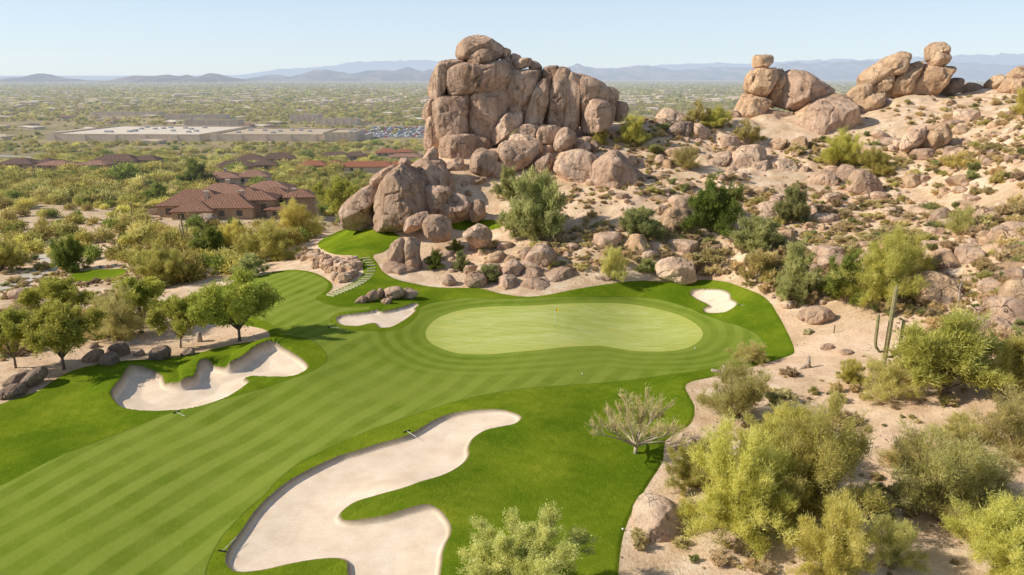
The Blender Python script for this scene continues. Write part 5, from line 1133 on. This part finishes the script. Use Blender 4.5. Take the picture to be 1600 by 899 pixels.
# parked cars
def car_mesh(k):
    mb = MB()
    prof = [(-2.25,.35),(-2.2,.85),(-1.4,.98),(-.75,1.45),(.75,1.47),(1.45,1.02),(2.2,.92),(2.28,.4)]
    V_ = [(x_, -.9, z_) for x_, z_ in prof]+[(x_, .9, z_) for x_, z_ in prof]; m_ = len(prof)
    Fc = [tuple(range(m_)), tuple(range(2*m_-1, m_-1, -1))]+[(i, i+m_, (i+1)%m_+m_, (i+1)%m_) for i in range(m_)]
    mb.add(V_, Fc, 0)
    mb.box(-.7, -.92, 1.0, .75, .92, 1.35, 1)
    for wx in (-1.4, 1.4):
        for wy in (-.93, .73): mb.tube([(wx, wy, .33), (wx, wy+.2, .33)], [.33, .33], 10, 2)
    return mb.mesh('car', [M['car_paint_%d' % k], M['window_glass'], M['black_paint']])
CM = [car_mesh(k) for k in range(5)]
cx0, cy0, _z = G1(592, 214)
cy0 = 57/((-ray(592, 214)[2])/ray(592, 214)[1]); cx0 = (592-800)/F*cy0/ray(592, 214)[1]
mb = MB(); mb.box(-48, -12, -.6, 48, 150, .12); link('parking_lot', mb.mesh('parking_lot', M['asphalt_dark']), loc=(cx0, cy0, H1(cx0, cy0+40)), kind='structure')
zl = H1(cx0, cy0+40)+.12
for a_ in np.linspace(-40, 40, 5):
    for b_ in np.linspace(0, 140, 6): clear(cx0+a_, cy0+b_, 13)
for q in np.linspace(-45, 45, 8): clear(cx0+q, cy0-20, 12); clear(cx0+q, cy0-42, 12)
for row in range(10):
    for k in range(26):
        if random.random() < .3: continue
        link('parked_car', CM[random.choice([0, 0, 0, 1, 2, 2, 3, 4])], loc=(cx0-42+k*3.3, cy0-6+row*15+random.uniform(-.3, .3), zl), rotz=math.pi/2,
             label='tiny car parked in the lot beyond the red-roofed houses', cat='car', group='cars parked in the distant lot')

# town far out: small pale houses
def town_house(k):
    mb = MB(); rr_ = random.Random(k); w = rr_.uniform(16, 30); d = rr_.uniform(10, 16)
    mb.box(-w/2, -d/2, -1, w/2, d/2, 3.4, 0); mb.hip(-w/2, -d/2, w/2, d/2, 3.42, rr_.uniform(1.0, 2.4), .6, 1)
    mb.box(w*.1, -d/2-4, -1, w*.45, -d/2-.01, 3.1, 0); mb.hip(w*.1, -d/2-4, w*.45, -d/2+2, 3.12, 1.2, .5, 1)
    return mb.mesh('town_house', [M[['stucco_light', 'stucco', 'stucco_light'][k % 3]], M[['tan_roof', 'rose_tile', 'white_roof', 'brown_tile', 'tan_roof'][k % 5]]])
TH = [town_house(k) for k in range(10)]
n2_ = 1500; yt = 640*np.exp(rg.uniform(0, 1, n2_)**.55*math.log(8500/640)); xt = rg.uniform(-.75, .75, n2_)*yt
ordr = np.argsort(yt); xt = xt[ordr]; yt = yt[ordr]
zt = base_h(xt, yt)
cxs = np.array(BLD)
def cleared(x, y):
    out = np.zeros(len(x), bool)
    for bx_, by_, br_ in cxs: out |= ((x-bx_)**2+(y-by_)**2) < br_*br_
    return out
cl_ = cleared(xt, yt); town_pts = []
cnt = 0
for i in range(n2_):
    if cl_[i]: continue
    if cnt < 230:
        link('town_house', TH[i % 10], loc=(xt[i], yt[i], zt[i]+.3), rotz=rg.uniform(-.4, .4), scale=float(rg.uniform(.55, .85)), label='small pale house scattered among the trees of the far valley', cat='house', group='houses scattered over the far valley')
        town_pts.append((xt[i], yt[i], 9.0)); cnt += 1
    else: break
restm = i
th_src = next(o for o in COL.objects if o.data == TH[0]); th_src2 = next(o for o in COL.objects if o.data == TH[2]); th_src3 = next(o for o in COL.objects if o.data == TH[5])
n3_ = 2400; yt2 = yt[restm]*np.exp(rg.uniform(0, math.log(9000/yt[restm]), n3_)); xt2 = rg.uniform(-.75, .75, n3_)*yt2
for j, so in enumerate((th_src, th_src2, th_src3)):
    m_ = np.arange(n3_) % 3 == j; cloud('distant_town', np.stack([xt2[m_], yt2[m_], base_h(xt2[m_], yt2[m_])+.8], 1), np.exp(rg.normal(-.35, .3, m_.sum())), so, seed=j)
keep &= ~cleared(xx, yy)
keep &= (yy > 330) | (xx/yy < -.16)
keep &= ~((xx/yy > -.14) & (yy < 330))
xx, yy = xx[keep], yy[keep]; zz = height(xx, yy); sz = np.exp(rg.normal(.78, .32, len(xx)))*(1+np.clip(yy-900, 0, 2500)/2500)
# spare the roads
cl = rg.integers(0, 6, len(xx))
for j in range(6): cloud('valley_woods', np.stack([xx, yy, zz], 1)[cl == j], sz[cl == j], far_src[j], seed=70+j, zs=.85)

# ------------------------------------------------------------------ cacti
def saguaro(px, py, hpx, arms, label, group=None):
    x, y, z = G1(px, py); D = math.sqrt(x*x+y*y+(CAMZ-z)**2); H = hpx*D/F; s = H/9.0
    e = link('saguaro_cactus', None, loc=(x, y, z), rotz=0, label=label, cat='cactus', group=group)
    def col(path, rad, name):
        k = 20; mb = MB(); P = [Vector(p) for p in path]; V_ = []; Fc = []
        n_ = len(P)
        for i, p in enumerate(P):
            d_ = (P[min(i+1, n_-1)]-P[max(i-1, 0)]).normalized(); a_ = Vector((0, 1, 0)); a_ = (a_-d_*a_.dot(d_)).normalized(); b2 = d_.cross(a_)
            for j in range(k):
                t = 2*math.pi*j/k; rr_ = rad[i]*.62*(1.0 if j % 2 else .84); V_.append(p+(a_*math.cos(t)+b2*math.sin(t))*rr_)
        for i in range(n_-1):
            for j in range(k): Fc.append((i*k+j, i*k+(j+1)%k, (i+1)*k+(j+1)%k, (i+1)*k+j))
        Fc.append(tuple((n_-1)*k+j for j in range(k))); mb.add(V_, Fc); link(name, mb.mesh(name, M['cactus_skin']), e)
    lean = arms[0]
    pth = [(lean*t*H*.1, 0, t*H-.3*(t == 0)) for t in (0, .2, .5, .8, .96, .985, 1.0)]
    col(pth, [.24*s*1.3, .33*s, .36*s, .33*s, .30*s, .2*s, .06*s], 'trunk')
    for (sd, h0, out_, h1) in arms[1:]:
        bx_ = lean*h0*H*.1; o_ = sd*out_*H; P = [(bx_+sd*.1*s, 0, h0*H), (bx_+o_*.55, 0, h0*H*.98), (bx_+o_*.9, 0, h0*H+.05*H), (bx_+o_, 0, h0*H+.11*H), (bx_+o_*1.03, 0, h1*H*.96), (bx_+o_*1.03, 0, h1*H*.985), (bx_+o_*1.03, 0, h1*H)]
        col(P, [.18*s, .2*s, .23*s, .25*s, .24*s, .17*s, .05*s], 'arm')
    return e
saguaro(1378,588,132,(.25,(-1,.28,.125,.70),(1,.22,.14,.63)),'tall saguaro with two raised arms rising from the bushes at the right')
saguaro(291,392,52,(-.5,(-1,.5,.08,.75),(1,.5,.12,.72)),'saguaro in front of the tile-roofed house', 'small distant saguaros')
saguaro(57,287,26,(0,(-1,.4,.12,.7)),'small saguaro in the scrub below the dark brown-roofed house')
saguaro(226,300,26,(0,(-1,.45,.12,.7),(1,.4,.12,.6)),'small saguaro standing left of the dark round tree by the house')
saguaro(207,344,24,(0,(1,.4,.12,.7)),'small saguaro by the patio of the nearest house')
saguaro(243,284,22,(0,(1,.4,.12,.7)),'small saguaro beside the grey tree beyond the thicket')
saguaro(453,333,38,(0,),'armless saguaro beside the porch of the two-storey wing')
saguaro(198,232,18,(0,),'tiny armless saguaro before the white-roofed store')

# fallen cactus skeleton at the grass edge
def wood_thing(name, px, py, paths, mat, label, cat, s=1):
    x, y, z = G1(px, py); mb = MB()
    for P, r0, r1 in paths: n_ = len(P); mb.tube([(a*s, b*s, c*s) for a, b, c in P], [r0+(r1-r0)*i/(n_-1) for i in range(n_)], 7)
    return link(name, mb.mesh(name, M[mat], True), loc=(x, y, z), label=label, cat=cat)
wood_thing('cactus_skeleton', 1128, 598, [([(0,0,-.2),(.05,0,.5),(-.1,0,1.0)],.14,.16),([(-.1,0,1.0),(-.5,.1,1.05),(-1.0,.1,1.15)],.17,.14),([(-.1,0,.95),(.1,-.1,1.3),(.05,-.1,1.65)],.17,.15),([(0,0,.9),(.3,0,.75),(.55,0,.6)],.12,.07)], 'dead_wood', 'broken pale cactus skeleton with stubby arms at the grass edge', 'dead cactus')
wood_thing('cactus_stump', 1262, 575, [([(0,0,-.2),(.02,0,.5),(.0,0,1.15)],.30,.12),([(0,0,.2),(-.5,-.1,.1),(-.9,-.2,-.1)],.16,.06),([(0,0,.3),(.3,.1,.1),(.5,.2,-.1)],.14,.05)], 'dead_wood', 'torn orange-brown cactus stump right of the corner of the turf', 'dead cactus')
wood_thing('dead_snag', 1496, 482, [([(0,0,-.3),(.05,0,1.2),(-.1,0,2.6),(.05,0,3.8),(0,0,5.0)],.13,.03),([(-.1,0,2.4),(-.7,.1,3.1),(-1.2,.1,3.3)],.06,.02),([(0,0,2.8),(.5,0,3.5),(.55,0,4.3)],.05,.015),([(.05,0,1.4),(1.2,.1,1.9),(2.2,.1,2.1),(3.2,.1,1.7)],.07,.02),([(1.2,.1,1.9),(1.8,.2,2.6)],.04,.01),([(2.0,.1,2.1),(2.7,.1,2.6),(3.4,.1,2.3)],.04,.01),([(.05,0,3.2),(-.5,0,4.0),(-.6,0,4.5)],.04,.01),([(0,0,.6),(1.0,.1,.4),(2.6,.2,.5)],.06,.02)], 'dead_wood', 'bare dead snag with twisted limbs beside the big round boulder', 'dead tree', .8)
wood_thing('post', 1303, 521, [([(0,0,-.2),(0,0,.9)],.06,.05)], 'bark', 'thin dark post stuck in the bare sand mound at the right', 'post')
wood_thing('tree_stump', 312, 534, [([(0,0,-.2),(.02,0,.5),(-.03,0,1.0)],.33,.25)], 'dead_wood', 'short grey stump on the sand island between the two island trees', 'stump')
# barrel cactus cluster
x, y, z = G1(1263, 521); mb = MB(); rr_ = random.Random(3)
for k in range(14):
    a_ = rr_.uniform(0, 6.28); r_ = rr_.uniform(0, .55); h_ = rr_.uniform(.35, .6)*(1-r_*.5)
    mb.tube([(r_*math.cos(a_), r_*math.sin(a_)*.7, -.1), (r_*math.cos(a_)*1.1, r_*math.sin(a_)*.75, h_*.7), (r_*math.cos(a_)*1.12, r_*math.sin(a_)*.75, h_)], [.17,.18,.05], 8)
link('hedgehog_cactus', mb.mesh('hedgehog_cactus', M['cactus_skin'], True), loc=(x, y, z), label='squat round cactus clump on bare soil right of the turf corner', cat='cactus')

# ------------------------------------------------------------------ golf things
x, y, z = G1(867, 511); e = link('flagstick', None, loc=(x, y, z), label='golf flagstick with a yellow flag in the middle of the putting green', cat='flag')
mb = MB(); mb.tube([(0,0,0),(0,0,2.25)], [.022,.016], 8); link('pole', mb.mesh('pole', M['white_paint'], True), e)
mb = MB(); nx_ = 7; V_ = []; Fc = []
for i in range(nx_):
    t = i/(nx_-1); yy_ = .05*math.sin(t*5); V_ += [(.02+t*.34, yy_, 2.22-t*.10), (.02+t*.30, yy_+.02, 1.88-t*.14)]
for i in range(nx_-1): Fc.append((2*i, 2*i+1, 2*i+3, 2*i+2))
mb.add(V_, Fc); link('flag', mb.mesh('flag', M['yellow_cloth'], True), e)
mb = MB(); mb.tube([(0,0,-.02),(0,0,.008)], [.054,.054], 16); link('cup', mb.mesh('cup', M['black_paint']), e)
def rake(px, py, rz, label):
    x, y, z = G1(px, py); e = link('bunker_rake', None, loc=(x, y, z+.06), rotz=rz, label=label, cat='rake', group='rakes lying beside the bunkers')
    mb = MB(); mb.tube([(0,0,0),(1.35,0,.03)], [.014,.014], 6); link('handle', mb.mesh('handle', M['white_paint']), e)
    mb = MB(); mb.box(-.05,-.3,-.03,0,.3,.03)
    for k in range(8): mb.box(-.04,-.28+k*.078,-.1,-.01,-.26+k*.078,-.03)
    link('head', mb.mesh('head', M['black_paint']), e)
rake(515,512,-.35,'rake lying on the grass left of the middle bunker')
rake(1156,477,-.9,'rake lying on the grass at the tip of the right bunker')
rake(276,645,-.7,'rake at the near edge of the left bunker')
rake(636,675,-.9,'rake on the grass above the big front bunker')
rake(348,862,1.3,'rake on the grass at the left tip of the big front bunker')
for px, py, lab in [(1086,545,'white golf ball at the right rim of the putting green'), (910,585,'pale divot marker ball on the apron below the green'), (973,828,'white ball lying by the right grass edge')]:
    x, y, z = G1(px, py); mb = MB(); S, Fc = SPH[3]
    me = mesh_np('golf_ball', S*.07, Fc, M['white_paint'], smooth=True); link('golf_ball', me, loc=(x, y, z+.05), label=lab, cat='ball')
# steps up to the lower tee
sp_ = np.array([(517,462.5),(528,458),(540,453),(551,448.5),(561,443.5),(570,437.5),(577,430),(580.5,422),(579,414),(575,408),(571,404)])
tt = np.linspace(0, 1, 20)**.92; seg = np.concatenate([[0], np.cumsum(np.hypot(*np.diff(sp_, axis=0).T))]); seg /= seg[-1]
sx2 = np.interp(tt, seg, sp_[:,0]); sy2 = np.interp(tt, seg, sp_[:,1]); X_, Y_, Z_ = ground(sx2, sy2)
for i in range(20):
    j0, j1 = max(i-1, 0), min(i+1, 19); dx, dy = X_[j1]-X_[j0], Y_[j1]-Y_[j0]; an = math.atan2(dy, dx)
    mb = MB(); mb.box(-.11, -.6, -.3, .11, .6, .12)
    link('step', mb.mesh('step', M['step_timber']), loc=(X_[i], Y_[i], Z_[i]), rotz=an, label='timber step of the curved stair climbing the grass to the lower tee', cat='step', group='steps of the curved stair to the lower tee')
# low garden walls
def wall_run(pxs, h, th, mat, label, name='garden_wall'):
    x, y, z = ground([p[0] for p in pxs], [p[1] for p in pxs]); mb = MB()
    for i in range(len(x)-1):
        d_ = np.array([x[i+1]-x[i], y[i+1]-y[i]]); L_ = np.linalg.norm(d_); n_ = np.array([-d_[1], d_[0]])/L_*th/2; a_ = (x[i], y[i]); b2 = (x[i+1], y[i+1])
        q = [(a_[0]-n_[0], a_[1]-n_[1]), (b2[0]-n_[0], b2[1]-n_[1]), (b2[0]+n_[0], b2[1]+n_[1]), (a_[0]+n_[0], a_[1]+n_[1])]; zz_ = [z[i], z[i+1], z[i+1], z[i]]
        mb.add([(p[0], p[1], c-1) for p, c in zip(q, zz_)]+[(p[0], p[1], c+h) for p, c in zip(q, zz_)], [(3,2,1,0),(4,5,6,7),(0,1,5,4),(1,2,6,5),(2,3,7,6),(3,0,4,7)])
    link(name, mb.mesh(name, M[mat]), label=label, cat='wall')
wall_run([(216,337),(250,335),(262,340)], 1.6, .4, 'stucco_light', 'low patio wall left of the nearest tile-roofed house')
wall_run([(283,312),(274,300),(268,292)], 1.6, .5, 'stucco_light', 'pale garden wall running back behind the dark round tree')
wall_run([(-20,503),(14,502)], 1.5, .5, 'brick_brown', 'short brown brick wall at the left edge by the cart path')

# ------------------------------------------------------------------ light
SUN_EL = R(34); az = math.atan2(-.985, -.06)      # the sun stands at the left
sd = Vector((math.sin(az)*math.cos(SUN_EL), math.cos(az)*math.cos(SUN_EL), math.sin(SUN_EL)))
ld = bpy.data.lights.new('sun', 'SUN'); ld.energy = 5.0; ld.angle = R(.5); ld.color = (1.0, .915, .77)
lo = bpy.data.objects.new('sun', ld); COL.objects.link(lo); lo.rotation_euler = sd.to_track_quat('Z', 'Y').to_euler()
w = bpy.data.worlds.new('World'); scene.world = w; w.use_nodes = True; nt = w.node_tree; nt.nodes.clear()
st = nt.nodes.new('ShaderNodeTexSky'); st.sky_type = 'NISHITA'; st.sun_disc = False; st.sun_elevation = SUN_EL; st.sun_rotation = az
st.altitude = 700; st.air_density = .8; st.dust_density = .6; st.ozone_density = 1.2
bg = nt.nodes.new('ShaderNodeBackground'); bg.inputs['Strength'].default_value = .13; wo = nt.nodes.new('ShaderNodeOutputWorld')
nt.links.new(st.outputs[0], bg.inputs[0]); bg.inputs['Strength'].default_value = .15
# bright dusty daylight sky: the sky model veiled by a pale haze layer that thins with height
tc = nt.nodes.new('ShaderNodeTexCoord'); sx = nt.nodes.new('ShaderNodeSeparateXYZ'); nt.links.new(tc.outputs['Generated'], sx.inputs[0])
rp_ = nt.nodes.new('ShaderNodeValToRGB'); cr = rp_.color_ramp; nt.links.new(sx.outputs['Z'], rp_.inputs['Fac'])
cr.elements[0].position = 0.0; cr.elements[0].color = (.76,.86,.94,1); cr.elements[1].position = .5; cr.elements[1].color = (.21,.28,.39,1)
q_ = cr.elements.new(.10); q_.color = (.66,.80,.95,1); q_ = cr.elements.new(.22); q_.color = (.37,.47,.60,1)
b2 = nt.nodes.new('ShaderNodeBackground'); nt.links.new(rp_.outputs[0], b2.inputs[0]); b2.inputs['Strength'].default_value = 1.0
mx = nt.nodes.new('ShaderNodeMixShader'); mx.inputs[0].default_value = .75; nt.links.new(bg.outputs[0], mx.inputs[1]); nt.links.new(b2.outputs[0], mx.inputs[2])
nt.links.new(mx.outputs[0], wo.inputs[0])
scene.view_settings.view_transform = 'Standard'; scene.view_settings.look = 'None'; scene.view_settings.exposure = 0
scene.render.engine = 'CYCLES'
scene.cycles.max_bounces = 5; scene.cycles.diffuse_bounces = 3; scene.cycles.transparent_max_bounces = 4
print('objects', len(COL.objects))
